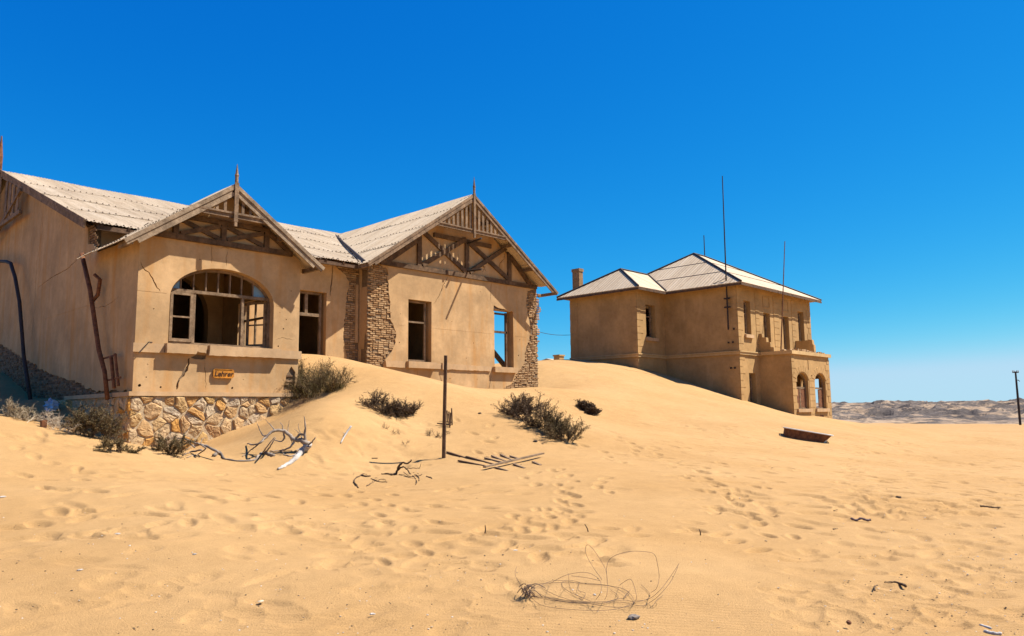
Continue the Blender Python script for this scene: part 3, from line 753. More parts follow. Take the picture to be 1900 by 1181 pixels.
mb = MB(); mb.box(14.70, 14.73, YM + .048, YM + .41, 1.5, 5.9); mb.box(13.33, 13.36, YM + .048, YM + .41, 1.5, 5.9); mb.box(13.36, 14.70, YM + .048, YM + .41, 5.87, 5.9)
mb.build('door_reveal', PL, h1)
mb = MB(); mb.prism(rect(13.37, 14.60, 2.6, 5.86), [rect(13.46, 14.51, 2.7, 4.99), rect(13.46, 13.93, 5.10, 5.78), rect(14.04, 14.51, 5.10, 5.78)], front(YM), .16, .25)
d = mb.build('door_frame', WOODP, h1, recalc=True)
brick_area([(15.0, 7.05), (15.2, 6.75), (15.6, 6.5), (15.62, 6.3), (15.45, 5.4), (15.38, 4.3), (15.5, 3.6), (15.5, 2.6), (16.09, 2.6), (16.09, 7.05)], front(YM + .046), parent=h1)
mb = MB(); mb.box(15.93, 16.04, YM - .03, YM + .1, 4.15, 6.3, j=.01); build_each(mb, 'plaster_strip', PL, h1)

# right gable ------------------------------------------------------------
SL2 = 0.68; Ls2 = math.hypot(1, SL2); zr2, yf2 = 10.47, 22.10
rz2 = lambda x: 10.30 - SL2 * abs(x - X2C)
w1 = rect(17.97, 19.13, 3.5, 5.91)
w2 = ragged([(22.62, 3.45), (23.80, 3.45), (23.79, 5.90), (23.70, 5.95), (23.55, 5.88), (23.3, 5.98), (22.9, 6.0), (22.60, 6.10), (22.57, 5.86), (22.62, 5.8), (22.62, 3.45)], .5, .0)[:-1]
mb = MB()
mb.prism([(X2L, 1.2), (X2R, 1.2), (X2R, rz2(X2R)), (X2C, rz2(X2C)), (X2L, rz2(X2L))], [rect(17.95, 19.15, 3.48, 5.93), [(22.60, 3.43), (23.82, 3.43), (23.82, 5.95), (23.3, 6.03), (22.52, 6.14), (22.55, 5.86)]], front(Y2), .05, .40)
mb.build('wall', MORTAR, h1, recalc=True)
le = ragged([(16.3, 7.2), (16.96, 6.95), (17.02, 6.26), (17.11, 5.61), (17.12, 5.05), (17.39, 4.59), (17.34, 4.12), (17.18, 3.81), (16.85, 3.45), (16.78, 2.98), (16.7, 1.2)], .09, .03)
re_ = ragged([(23.0, 1.2), (23.06, 2.26), (23.16, 2.56), (23.7, 2.80), (23.92, 3.16), (24.45, 3.63), (24.54, 4.16), (24.95, 5.15), (24.84, 5.51), (24.66, 6.31), (24.75, 6.95), (25.25, 7.10)], .09, .03)
mb = MB()
mb.prism(le + re_ + [(25.3, rz2(25.3)), (X2C, rz2(X2C)), (16.2, rz2(16.2))],
         [w1, w2, crack([(20.0, 7.04), (19.75, 6.67), (19.56, 6.26), (19.37, 6.0), (19.2, 5.80)], .03), crack([(22.49, 7.08), (22.41, 6.61), (22.38, 6.2)], .022), crack([(22.45, 3.12), (22.40, 3.0), (22.3, 2.6), (22.25, 2.0)], .03),
          crack([(18.45, 3.2), (18.43, 2.9), (18.45, 2.55)], .012), crack([(19.5, 3.1), (19.65, 2.8), (19.75, 2.4)], .02), crack([(22.55, 2.7), (22.6, 2.2)], .02),
          crack([(20.5, 8.2), (20.6, 7.9), (20.5, 7.7), (20.8, 7.5)], .014), crack([(22.7, 7.6), (22.9, 7.75), (23.0, 8.0), (23.25, 8.2), (23.3, 8.45)], .03), crack([(21.9, 7.45), (22.1, 7.7), (21.9, 7.75), (22.2, 7.5)], .03)] + [pit(*p) for p in ((20.2, 5.2, .02), (21.4, 4.4, .026), (19.8, 6.62, .018), (21.8, 6.6, .022), (24.2, 4.7, .03), (17.6, 5.3, .022), (17.55, 4.2, .03), (21.0, 3.75, .02), (20.1, 2.9, .03), (21.6, 2.9, .022), (24.1, 4.0, .04))], front(Y2), 0, .046)
mb.build('plaster_coat', PL, h1, recalc=True)
brick_area([(16.1, 7.1), (16.95, 7.0), (17.0, 6.26), (17.08, 5.6), (17.1, 5.05), (17.36, 4.6), (17.3, 4.1), (17.15, 3.8), (16.8, 3.45), (16.75, 2.5), (16.1, 2.5)], front(Y2 + .046), parent=h1)
brick_area([(23.0, 1.6), (23.1, 2.5), (23.7, 2.85), (23.95, 3.2), (24.5, 3.65), (24.6, 4.16), (25.0, 5.15), (24.9, 5.5), (24.72, 6.3), (24.8, 6.9), (25.62, 6.95), (25.5, 5), (25.35, 3.7), (25.5, 1.6)], front(Y2 + .046), parent=h1)
brick_area([(22.87, 2.5), (23.4, 2.5), (23.4, 7.0), (22.87, 7.0)], side(X2L + .03), proud=(.0, .03), parent=h1)
mb = MB(); mb.box(X2L - .005, X2L + .05, Y2 + .06, Y2 + .45, 3.9, 6.2, j=.008); build_each(mb, 'plaster_strip', PL, h1)
mb = MB(); mb.box(X2L, X2L + .35, Y2 + .4, 30, 1.2, 7.0); mb.box(20.75, 21.0, Y2 + .4, 30, 1.2, 9.6); mb.box(7.2, 20.75, 29.6, 29.9, 1.2, 9.2); mb.box(20.75, X2R, 33.0, 33.3, 1.2, 6.0)
mb.box(12.4, 12.65, YM + .42, 29.6, 1.2, 7.4)
build_each(mb, 'inner_wall', INNER, h1)
mb = MB(); mb.prism([(XL + .38, 0.5), (XR - .34, 0.5), (XR - .34, 7.0), (XL + .38, 7.0)], [arch(7.6, 10.42, 0.9, 4.65, 1.3)], front(YM), .02, .32); mb.build('inner_archway', INNER, h1, recalc=True)
mb = MB(); mb.prism(ragged([(28.5, 1.2), (28.2, 3.5), (28.6, 5.5), (28.4, 6.9)], .2, .1) + [(43, 6.9), (43, 1.2)], [], side(X2R - .35), 0, .35); mb.build('wall', PL, h1, recalc=True)
mb = MB(); mb.box(XL + .1, X2R, 42.7, 43.0, 1.0, 7.0); mb.build('wall', PL, h1)
mb = MB(); reveal(mb, .03, w1, front(Y2), .048, .405); mb.prism([(22.58, 3.42), (23.84, 3.42), (23.84, 5.96), (22.58, 5.96)], [[(22.62, 3.45), (23.80, 3.45), (23.80, 5.93), (22.62, 5.93)]], front(Y2), .048, .405)
build_each(mb, 'window_reveal', PL, h1)
wf = window_frame(front(Y2), 17.99, 18.98, 3.52, 5.89, h1, rails=(5.06,), w0=.17, mat=WOODP)
mb = MB(); mb.prism(rect(22.64, 22.73, 4.9, 5.85), [], front(Y2), .15, .24); mb.prism(rect(22.73, 23.55, 4.94, 5.03), [], front(Y2), .15, .24); mb.prism(rect(22.73, 23.55, 5.74, 5.82), [], front(Y2), .16, .22); mb.prism(rect(23.47, 23.56, 3.46, 5.85), [], front(Y2), .15, .24)
wf2 = mb.build('window', WOODD, h1, recalc=True)
mb = MB(); mb.prism(ragged([(22.50, 5.93), (23.35, 5.96), (23.40, 6.08), (22.95, 6.13), (22.50, 6.16), (22.50, 5.93)], .1, .02)[:-1], [], front(Y2), .03, .30); mb.build('lintel', WOODD, h1, recalc=True)
sill(17.88, 19.27, Y2, 3.25, 3.498, .17, h1); sill(22.50, 23.90, Y2, 3.22, 3.448, .17, h1)
mb = MB(); mb.prism(ragged([(16.9, 3.25), (17.76, 3.25), (17.76, 3.49), (16.86, 3.49), (16.9, 3.25)], .2, .01)[:-1], [], front(Y2), -.09, -.002)
mb.prism(rect(19.28, 19.62, 3.26, 3.47), [], front(Y2), -.05, -.002); mb.prism(rect(19.63, 19.98, 3.24, 3.5), [], front(Y2), -.10, -.002)
mb.prism(ragged([(20.0, 3.26), (22.35, 3.25), (22.38, 3.44), (20.0, 3.48), (20.0, 3.26)], .08, .012)[:-1], [], front(Y2), -.06, -.002)
build_each(mb, 'cornice_band', TRIM, h1)
def span2(sg):
    def f(s):
        y = yf2 + s; e = (5.22 if sg < 0 else 4.78 + .04 * math.sin(5 * s)) * Ls2
        if sg < 0 and y > 22.75: e = min(e, max(0, (zr2 - mainz(y)) / SL2 * Ls2 + .03))
        return (0, e)
    return f
for sg in (-1, 1):
    roof_panel((X2C, yf2, zr2), (0, 1, 0), (sg / Ls2, 0, -SL2 / Ls2), 10.3, span2(sg), ROOFX, 'roof', h1, courses=4, sag=0.022)
gable_timbers(X2C, zr2, yf2, Y2, 5.22, SL2, (18.72, 22.76, 8.91), [18.95 + .235 * k for k in range(16)], .115, (0.22, 0.45, 0.7, 0.97), h1, 8.62, 11.2)
truss((16.6, 25.3, 7.08, 7.26), (19.2, 22.4, 8.55, 8.72), [(18.46, 7.26, 8.55), (21.0, 7.26, 8.62), (23.54, 7.26, 8.55)],
      [((18.67, 8.66), (21.0, 7.3)), ((18.6, 7.32), (20.92, 8.72)), ((21.15, 8.6), (23.5, 7.32)), ((21.14, 7.35), (23.4, 8.76)), ((16.85, 7.2), (18.5, 8.36)), ((24.85, 7.25), (23.6, 8.36))], Y2, h1, .16)
for z_, e_ in ((7.38, 7.34), (8.55, 8.63)):
    mb = MB(); mb.tube([(21.0, 22.76, z_), (21.02, 21.95, e_)], .045, 6); mb.build('iron_rod', IRON, h1)
# main roof
LM = math.hypot(1, .37); LR = 10.42 * LM
def span_main(s):
    x = 6.58 + s
    if X2L + .1 < x: return (0, LR - 1.5 * LM)
    return (0, LR)
roof_panel((6.58, 33.2, 10.85), (1, 0, 0), (0, -1 / LM, -.37 / LM), 18.9, span_main, ROOFY, 'roof', h1, courses=4, sag=0.05)
roof_panel((6.58, 33.2, 10.85), (1, 0, 0), (0, 1 / LM, -.37 / LM), 18.9, lambda s: (0, LR), ROOFY, 'roof', h1, courses=4, sag=0.05, pitch=.2)
mb = MB()
for sg in (-1, 1):
    a = Vector((6.56, 33.2, 10.78)); d = Vector((0, sg, -.37)).normalized()
    mb.bar(a - Vector((0, 0, .05)), a + d * (LR - .05) - Vector((0, 0, .05)), .05, .24)
    mb.bar(a - Vector((.04, 0, -.06)), a + d * LR - Vector((.04, 0, -.06)), .03, .10)
mb.build('bargeboard', WOOD, h1)
mb = MB(); mb.bar((6.5, 29.6, 8.55), (6.5, 36.8, 8.55), .10, .14)
for k in range(11):
    y = 30.2 + k * .55; z = 10.6 - .37 * abs(y - 33.2)
    if k != 4: mb.box(6.5, 6.53, y - .13, y + .13, 8.6, z)
mb.bar((6.5, 29.75, 9.35), (6.5, 33.6, 8.1), .09, .12)
build_each(mb, 'gable_slat', WOOD, h1)
mb = MB(); mb.tube([(6.5, 33.2, 10.7), (6.5, 33.2, 11.4), (6.5, 33.2, 12.2)], [.09, .09, .02], 6); mb.build('finial', RUST, h1)
mb = MB(); mb.box(XL + .1, X2L, 22.86, 22.93, 6.80, 6.93); mb.build('fascia', WOODD, h1)
mb = MB()
for k in range(13):
    x = 7.0 + k * .73
    mb.bar((x, 22.84, 6.90), (x, 24.2, 7.4), .07, .12)
build_each(mb, 'rafter_end', WOODD, h1)
va = Vector((15.75, 22.62, 7.04)); vb = Vector((20.6, 32.1, 10.42)); mb = MB()
mb.tube([va, va.lerp(vb, .33), va.lerp(vb, .66), vb], [.07, .06, .05, .05], 6); mb.build('valley_gutter', IRON, h1)
# rusty downpipe hanging loose at the bay flank
mb = MB(); mb.tube([(6.48, 22.66, 6.0), (6.50, 21.85, 4.9), (6.55, 21.06, 3.25), (6.56, 20.57, 2.68), (6.58, 20.32, 1.98)], [.06, .06, .058, .055, .055], 8)
pp = mb.build('downpipe', RUST, h1, smooth=True)
mb = MB()
for (a, z) in ((20.95, 3.02), (20.55, 2.45)): mb.bar((6.62, a + .06, z), (6.62, a - .95, z + .05), .03, .04)
mb.tube([(6.60, 20.28, 3.02), (6.60, 19.95, 2.25)], .045, 6); mb.tube([(6.62, 20.08, 3.1), (6.62, 19.72, 2.3)], .035, 6)
mb.tube([(6.55, 21.72, 5.3), (6.62, 21.5, 5.15), (6.62, 21.62, 4.75), (6.55, 21.76, 4.6)], .05, 6)
build_each(mb, 'pipe_bracket', RUST, pp)
mb = MB(); mb.bar((7.1, YB - .05, 3.36), (6.86, YB - .10, 3.08), .02, .02); mb.bar((7.1, YB - .05, 3.36), (7.2, YB, 3.36), .02, .02); mb.build('iron_hook', IRON, h1)

# ------------------------------------------------------------------ THE TWO-STOREY HOUSE
h2 = thing('two_storey_house', 'two-storey ochre house half buried in sand with hipped roof and balcony porch', 'house', (45.0, 25.0, 1.5))
XA, XB, YA, YK = 40.63, 51.0, 20.85, 31.0; XW, YW = 37.61, 25.81; XP, XQ, YP = 43.11, 48.66, 18.88; ZE = 8.86
up = [rect(41.42, 42.27, 5.95, 7.95), rect(43.95, 44.85, 4.93, 7.43), rect(46.65, 47.55, 4.93, 7.43), rect(49.0, 49.92, 5.95, 7.95)]
low = [rect(41.70, 42.55, 1.2, 3.65)]
mb = MB(); mb.prism(rect(XA, XB, -1.5, ZE), up + low, front(YA), 0, .38)
mb.prism(rect(YA + .38, YW + .4, -1.5, ZE), [], side(XA), 0, .38)
mb.prism(rect(YA + .38, YK, -1.5, ZE), [], side(XB - .38), 0, .38)
mb.prism(rect(XW, XA, -1.5, ZE), [rect(38.55, 39.58, 5.95, 7.95)], front(YW), 0, .38)
mb.prism(rect(YW + .38, YK, -1.5, ZE), [], side(XW), 0, .38)
mb.box(XW + .38, XB - .38, YK - .38, YK, -1.5, ZE)
mb.build('wall', PLF, h2, recalc=True)
mb = MB(); mb.box(XA + .4, XB - .4, YA + 4.2, YA + 4.4, 0, ZE); mb.box(XW + .4, XA, YW + 2.6, YW + 2.8, 0, ZE); mb.box(XA + .38, XB - .38, YA + .38, YK - .38, 4.55, 4.75)
mb.box(45.6, 45.75, YA + .4, YA + 4.2, 0, ZE)
build_each(mb, 'inner_wall', INNER, h2)
# porch with two arched openings
a1 = arch(43.63, 45.33, 1.50, 3.05, .60, 14); a2 = arch(46.31, 47.95, 1.50, 3.08, .60, 14)
mb = MB(); mb.prism(rect(XP, XQ, -1.5, 4.72), [a1, a2], front(YP), 0, .34)
mb.prism(rect(YP + .34, YA, -1.5, 4.72), [], side(XP), 0, .34)
mb.prism(rect(YP + .34, YA, -1.5, 4.72), [rect(19.45, 20.65, 1.45, 3.4)], side(XQ - .34), 0, .34)
mb.box(XP + .34, XQ - .34, YP + .34, YA - .002, 4.5, 4.72)
mb.build('porch_wall', PLF, h2, recalc=True)
# string course and porch cornice
def course(mb, path, z0, z1, pr):
    for (x0, y0, x1, y1) in path:
        if abs(y1 - y0) < 1e-6: mb.box(x0 - pr, x1 + pr, y0 - pr, y0 - .003, z0, z1)
        else: mb.box(x0 - pr, x0 - .003, min(y0, y1), max(y0, y1) - .0, z0, z1)
mb = MB()
course(mb, [(XA, YA, XP - .1, YA), (XA, YA, XA, YW - .12), (XW, YW, XA - .12, YW), (XW, YW, XW, YK)], 4.70, 4.84, .09)
course(mb, [(XA, YA, XP - .1, YA), (XA, YA, XA, YW - .12), (XW, YW, XA - .12, YW), (XW, YW, XW, YK)], 4.845, 4.91, .14)
course(mb, [(XP, YP, XQ, YP), (XP, YP, XP, YA - .15)], 4.725, 4.93, .13)
mb.box(XP, XQ, YP, YA - .15, 4.725, 4.92)
mb.build('string_course', TRIMF, h2)
# quoins and block-work
rq = random.Random(3)
def quoin(corner, mpf, mps, z0, z1, dirf=1, dirs=1):
    mb = MB(); z = z0; k = 0
    while z < z1 - .1:
        h = min(.37, z1 - z - .02); l1, l2 = (.62, .36) if k % 2 else (.36, .62)
        c, y = corner
        if mpf: a, b = (c - .018, c + l1) if dirf > 0 else (c - l1, c + .018); mb.prism(rect(a, b, z, z + h), [], mpf, -.018, .012)
        if mps: mb.prism(rect(y + .002, y + l2, z, z + h), [], mps, -.018, .012)
        z += h + .03; k += 1
    mb.build('quoin_stack', PLF, h2, recalc=True)
quoin((XA, YA), front(YA), side(XA), .8, 4.66); quoin((XA, YA), front(YA), side(XA), 4.95, 8.7)
quoin((XW, YW), front(YW), side(XW), 2.9, 4.66); quoin((XW, YW), front(YW), side(XW), 4.95, 8.7)
quoin((XB, YA), front(YA), None, 4.95, 8.7, -1)
quoin((XW, YK - .62), None, side(XW), 4.95, 8.7)
quoin((XP, YP), front(YP), side(XP), .3, 4.6); quoin((XQ, YP), front(YP), None, .3, 4.6, -1)
def pilaster(x, w, z0, z1, y):
    z = z0; mb = MB()
    while z < z1 - .1:
        h = min(.40, z1 - z); mb.prism(rect(x - w / 2, x + w / 2, z, z + h - .028), [], front(y), -.02, .01); z += h
    mb.build('pilaster', PLF, h2, recalc=True)
pilaster(43.15, .5, 5.0, 8.6, YA); pilaster(45.75, .75, 5.0, 8.6, YA); pilaster(48.3, .55, 5.0, 8.6, YA)
pilaster(45.82, .75, .4, 3.4, YP)
for cxx, wd in ((44.48, .85), (47.13, .82)):       # fans of wedge blocks over the arches
    mb = MB()
    for k in range(9):
        t0 = math.pi * (.1 + .8 * k / 9); t1 = math.pi * (.1 + .8 * (k + .92) / 9)
        P = [(cxx + r_ * wd * 1.08 * math.cos(t_), 3.07 + r_ * .66 * math.sin(t_)) for r_, t_ in ((1, t0), (1.55, t0), (1.55, t1), (1, t1))]
        mb.prism(P, [], front(YP), -.035, .01)
    mb.build('arch_surround', PLF, h2, recalc=True)
mb = MB(); mb.prism(rect(45.45, 46.2, 3.55, 4.45), [], front(YP), -.03, .01); mb.build('wall_panel', PLF, h2, recalc=True)
mb = MB(); mb.prism(rect(43.95, 44.85, 7.75, 8.45), [rect(44.0, 44.8, 7.8, 8.4)], front(YA), -.03, .01); mb.prism(rect(46.65, 47.55, 7.75, 8.45), [rect(46.7, 47.5, 7.8, 8.4)], front(YA), -.03, .01); build_each(mb, 'wall_panel', PLF, h2)
for (x0, x1, z0, y) in ((41.36, 42.36, 5.72, YA), (48.95, 50.0, 5.72, YA), (38.45, 39.7, 5.72, YW), (43.5, 45.5, 1.32, YP), (46.15, 48.1, 1.32, YP)): sill(x0, x1, y, z0, z0 + .2, .13, h2)
for (x0, x1, z0, z1, y, rl) in ((41.42, 42.27, 5.95, 7.95, YA, 7.2), (49.0, 49.92, 5.95, 7.95, YA, 7.2), (38.55, 39.58, 5.95, 7.95, YW, 7.25), (41.70, 42.55, 1.2, 3.65, YA, 2.75)):
    window_frame(front(y), x0 + .003, x1 - .18, z0 + .003, z1 - .003, h2, rails=(rl,), w0=.2, mat=WOODP, w=.08)
for (x0, x1) in ((43.95, 44.85), (46.65, 47.55)):
    window_frame(front(YA), x0 + .003, x1 - .15, 4.935, 7.42, h2, w0=.2, mat=WOODP, w=.08, name='door_frame')
for al, x0, x1, zs in ((a1, 43.63, 45.33, 3.05), (a2, 46.31, 47.95, 3.08)):
    mb = MB(); mb.prism(al, [arch(x0 + .09, x1 - .09, 1.59, zs, .52, 14)], front(YP), .16, .24)
    mb.prism(rect(x0 + .09, x1 - .09, 2.72, 2.82), [], front(YP), .17, .235)
    xm = (x0 + x1) / 2
    if x0 < 45: mb.prism(rect(xm - .05, xm + .05, 1.59, 2.72), [], front(YP), .17, .23)
    o = mb.build('window', WOODP if x0 < 45 else WOOD, h2, recalc=True)
    mb = MB(); mb.prism(rect(x0 + .1, x1 - .1, 1.6, 2.7) if x0 < 45 else rect(xm + .1, x1 - .1, 1.6, 2.7), [], front(YP), .19, .225); build_each(mb, 'shutter', RUST, o)
mb = MB(); mb.prism(rect(46.85, 47.35, .86, 1.12), [], front(YP), -.012, .01); mb.build('wall_vent', RUST, h2, recalc=True)
# broken balcony parapet and rubble
mb = MB(); mb.prism([(19.62, 4.935), (YA - .004, 4.935), (YA - .004, 5.93), (20.4, 5.90), (19.74, 5.93), (19.70, 5.62), (19.64, 5.60)], [], side(XQ - .32), 0, .28)
mb.build('balcony_parapet', PLF, h2, recalc=True)
mb = MB(); mb.prism([(19.9, 4.935), (YA - .004, 4.935), (YA - .004, 6.05), (20.62, 6.05), (20.60, 5.82), (20.36, 5.80), (20.34, 5.52), (20.12, 5.50), (20.10, 5.2), (19.92, 5.18)], [], side(XP + .02), 0, .28); mb.build('balcony_parapet', PLF, h2, recalc=True)
mb = MB()
for _ in range(70):
    x = rq.uniform(XP + .2, XQ - .4); y = YP + abs(rq.gauss(0, .25)) + .05; s = rq.uniform(.05, .14)
    mb.box(x - s, x + s, y - s * .7, y + s * .7, 4.92, 4.94 + s * rq.uniform(.4, 1.2), j=.03)
build_each(mb, 'parapet_rubble', BRICK, h2)
# hipped roofs
def flat_roof(name, polys, th=.07):
    mb = MB()
    for P in polys:
        P = [Vector(p) for p in P]; nn = (P[1] - P[0]).cross(P[2] - P[0]).normalized()
        if nn.z < 0: nn = -nn
        m_ = len(P); mb.add(P + [p - nn * th for p in P], [tuple(range(m_)), tuple(range(2 * m_ - 1, m_ - 1, -1))] + [(i, (i + 1) % m_, m_ + (i + 1) % m_, m_ + i) for i in range(m_)])
    return mb.build(name, ROOFS, h2, recalc=True)
m, t, b = new_mat('far_corrugated_iron', 0.75)
g = t.nodes.new('ShaderNodeNewGeometry'); sx = t.nodes.new('ShaderNodeSeparateXYZ'); t.links.new(g.outputs['True Normal'], sx.inputs[0])
gx_ = math_(t, 'GREATER_THAN', math_(t, 'ABSOLUTE', sx.outputs[0]), math_(t, 'ABSOLUTE', sx.outputs[1]))
tc = t.nodes.new('ShaderNodeTexCoord'); so_ = t.nodes.new('ShaderNodeSeparateXYZ'); t.links.new(tc.outputs['Object'], so_.inputs[0])
co = mix(t, gx_, so_.outputs[0], so_.outputs[1])
sepc = N(t, 'ShaderNodeCombineXYZ'); t.links.new(co, sepc.inputs[0]); zz = math_(t, 'MULTIPLY', so_.outputs[2], .05); t.links.new(zz, sepc.inputs[1])
nn_ = N(t, 'ShaderNodeTexNoise'); nn_.inputs['Scale'].default_value = 2.4; nn_.inputs['Detail'].default_value = 5; nn_.inputs['Roughness'].default_value = .75; t.links.new(sepc.outputs[0], nn_.inputs['Vector'])
col = ramp(t, nn_.outputs['Fac'], [(.28, (.32, .225, .135)), (.5, (.45, .335, .215)), (.75, (.53, .42, .295))])
col = mix(t, ramp(t, noise(t, .8, 6, rough=.7), [(.55, BW(0)), (.72, BW(.6))]), col, (.30, .19, .10))
col = mix(t, 1.0, col, ramp(t, noise(t, 7, 5, rough=.75), [(.33, BW(.6)), (.45, BW(1.0))]), 'MULTIPLY')
t.links.new(col, b.inputs['Base Color'])
wv = N(t, 'ShaderNodeTexWave'); wv.inputs['Scale'].default_value = 1.3; t.links.new(sepc.outputs[0], wv.inputs['Vector']); bump(t, b, wv.outputs['Fac'], .05, .5)
ROOFS = m
x0, x1, y0, y1, zz = XA - .6, XB + .55, YA - .62, YK + .6, 8.84
r1, r2 = (45.2, 26.2, 12.1), (46.6, 26.2, 12.1)
c00, c10, c11, c01 = (x0, y0, zz), (x1, y0, zz), (x1, y1, zz), (x0, y1, zz)
rf = flat_roof('roof', [[c00, c10, r2, r1], [c10, c11, r2], [c11, c01, r1, r2], [c01, c00, r1]])
u0, v0, v1 = XW - .58, YW - .56, YK + .62
e1 = (39.7, 28.4, 10.62); e2 = (42.9, 28.4, 10.62)
rf2 = flat_roof('roof', [[(u0, v0, zz - .004), (x0 + .25, v0, zz - .004), e2, e1], [(u0, v1, zz - .004), (x0 + .25, v1, zz - .004), e2, e1], [(u0, v0, zz - .004), (u0, v1, zz - .004), e1]])
mb = MB(); U = Vector((0, 0, .03))
for a, b_ in ((c00, r1), (c10, r2), (r1, r2), (c01, r1), ((u0, v0, zz), e1), ((u0, v1, zz), e1), (e1, e2)): mb.tube([Vector(a) + U, Vector(b_) + U], .065, 6)
mb.tube([(x0 + .02, v0 + .02, zz + .05), Vector(e2) + U], .06, 6)
mb.build('ridge_flashing', IRON, rf)
mb = MB()    # lap lines of the sheets
for zl in (9.9, 11.0):
    k = (zl - zz) / (12.1 - zz)
    L = lambda a, b_: Vector(a).lerp(Vector(b_), k)
    mb.tube([L(c01, r1) + U * .4, L(c00, r1) + U * .4], .02, 4); mb.tube([L(c00, r1) + U * .4, L(c10, r2) + U * .4], .02, 4)
mb.build('sheet_laps', NAIL, rf)
mb = MB()
for a, b_ in ((c00, c10), (c00, (x0, v0, zz)), ((u0, v0, zz), (x0, v0, zz)), ((u0, v0, zz), (u0, v1, zz))):
    mb.bar(Vector(a) - Vector((0, 0, .13)), Vector(b_) - Vector((0, 0, .13)), .03, .12)
mb.build('fascia', WOODD, h2)
mb = MB(); mb.prism(rect(38.60, 39.0, 8.0, 10.72), [], front(30.97), 0, .58); mb.prism(rect(38.56, 39.04, 10.72, 10.92), [], front(30.93), 0, .66); mb.build('chimney', CHIM, h2, recalc=True)
mb = MB(); mb.tube([(40.36, 21.33, 6.15), (40.36, 21.33, 9.2), (40.36, 21.27, 15.4)], [.05, .042, .026], 6); ms = mb.build('mast', IRON, h2)
mb = MB()
for z in (8.0, 7.48): mb.bar((40.36, 21.33, z), (40.66, 21.33, z), .05, .05); mb.box(40.29, 40.43, 21.15, 21.51, z - .04, z + .04)
mb.tube([(40.36, 21.33, 9.2), (40.2, 22.1, 8.95)], .02, 4)
build_each(mb, 'mast_bracket', IRON, ms)
for (ya, za) in ((21.15, 6.2), (21.2, 5.42), (21.45, 5.42), (21.2, 3.9), (21.4, 3.9)):
    pass
mb = MB()
for (ya, za) in ((21.1, 6.2), (21.2, 5.42), (21.48, 5.42), (21.15, 3.92), (21.4, 3.92)): mb.box(XA - .07, XA - .024, ya - .05, ya + .05, za - .05, za + .05)
build_each(mb, 'iron_anchor', IRON, h2)

# ------------------------------------------------------------------ poles, cable, pipes and other iron
def simple(name, label, cat, mb, mat, group=None, smooth=False):
    return tag(mb.build(name, mat, None, smooth=smooth), label, cat, group)
mb = MB(); mb.tube([(45.7, 20.0, 12.04), (45.0, 19.98, 8.8), (44.18, 19.96, 4.94)], [.025, .035, .045], 6)
simple('leaning_pole', 'thin rusty pole leaning on the balcony of the two-storey house', 'pole', mb, RUST)
pz = at(1306, 437, 56.5); mb = MB(); mb.tube([(pz.x, pz.y, 0), (pz.x, pz.y, 8), (pz.x, pz.y, pz.z)], [.07, .06, .03], 6)
simple('thin_mast', 'short thin mast tip showing just behind the hipped roof peak', 'pole', mb, IRON)
mb = MB()
def wallpt(px, py, X):
    d_ = ray(px, py); return EYE + d_ * (X / d_.x)
pts = [wallpt(a, c, 6.45) for a, c in ((-30, 484), (0, 485), (12, 486), (20, 489), (28, 515), (36, 560), (41, 620), (44, 660), (50, 700), (58, 752))]
mb.tube(pts, [.06] * 4 + [.058] * 6, 8)
simple('bent_pipe', 'black bent iron pipe hooked against the shaded left gable wall', 'pipe', mb, IRON, smooth=True)
a = Vector((37.55, 31.0, 6.55)); a = wallpt(1059, 622, 37.59); c2 = at(948, 596, 36.5)
mb = MB(); mb.tube([a.lerp(c2, k / 10) - Vector((0, 0, .25 * math.sin(math.pi * k / 10))) for k in range(11)], .014, 5)
simple('overhead_cable', 'slack dark cable strung through the sky between the two houses', 'cable', mb, IRON)
# telegraph pole
g_ = ground(1893, 786); g_ = at(1893, 787, 80); zb = H(g_.x, g_.y)
tp = thing('telegraph_pole', 'dark telegraph pole alone on the plain at the right edge', 'pole', (g_.x, g_.y, zb))
mb = MB(); mb.tube([(g_.x, g_.y, zb - .3), (g_.x, g_.y, zb + 3), (g_.x, g_.y, g_.z + 5.55)], [.13, .115, .09], 8); mb.build('pole_shaft', IRON, tp)
mb = MB(); q = Vector((g_.x, g_.y, g_.z + 5.45)); e = Vector(RX) * .33; e.z = 0
mb.bar(q - e, q + e, .07, .09); q2 = q - Vector((0, 0, .9)); mb.tube([q2, q2 + e * .6 + Vector((0, 0, .1)), q2 + e * 1.1 + Vector((0, 0, -.05))], .04, 5)
mb.build('crossarm', IRON, tp)
mb = MB()
for s_ in (-.9, -.45, .45, .9):
    w_ = q + e * s_; mb.tube([w_ + Vector((0, 0, .04)), w_ + Vector((0, 0, .12)), w_ + Vector((0, 0, .22))], [.035, .05, .03], 6)
build_each(mb, 'insulator', GREY, tp)
# low roof behind the dune
o_ = at(1050, 668, 62)
sh = thing('shed', 'low pale roof with stub chimney barely showing over the dune crest', 'shed', (o_.x, o_.y, 2.0))
sx_, sy_ = o_.x, o_.y
mb = MB(); mb.box(sx_ - .3, sx_ + 6, sy_, sy_ + 3.4, 1.5, o_.z - .25); mb.build('wall', PLF, sh)
mb = MB(); mb.prism([(sy_ - .3, o_.z - .28), (sy_ + 1.7, o_.z + .18), (sy_ + 3.7, o_.z - .28), (sy_ + 3.7, o_.z - .36), (sy_ + 1.7, o_.z + .10), (sy_ - .3, o_.z - .36)], [], side(sx_ - .5), 0, 7); mb.build('roof', ROOFX, sh, recalc=True)
mb = MB(); q = at(1037, 667, 62.2); mb.box(q.x - .3, q.x + .3, q.y - .3, q.y + .3, o_.z - .6, o_.z + .30); mb.box(q.x - .36, q.x + .36, q.y - .36, q.y + .36, o_.z + .3, o_.z + .42); mb.build('chimney', PLF, sh)

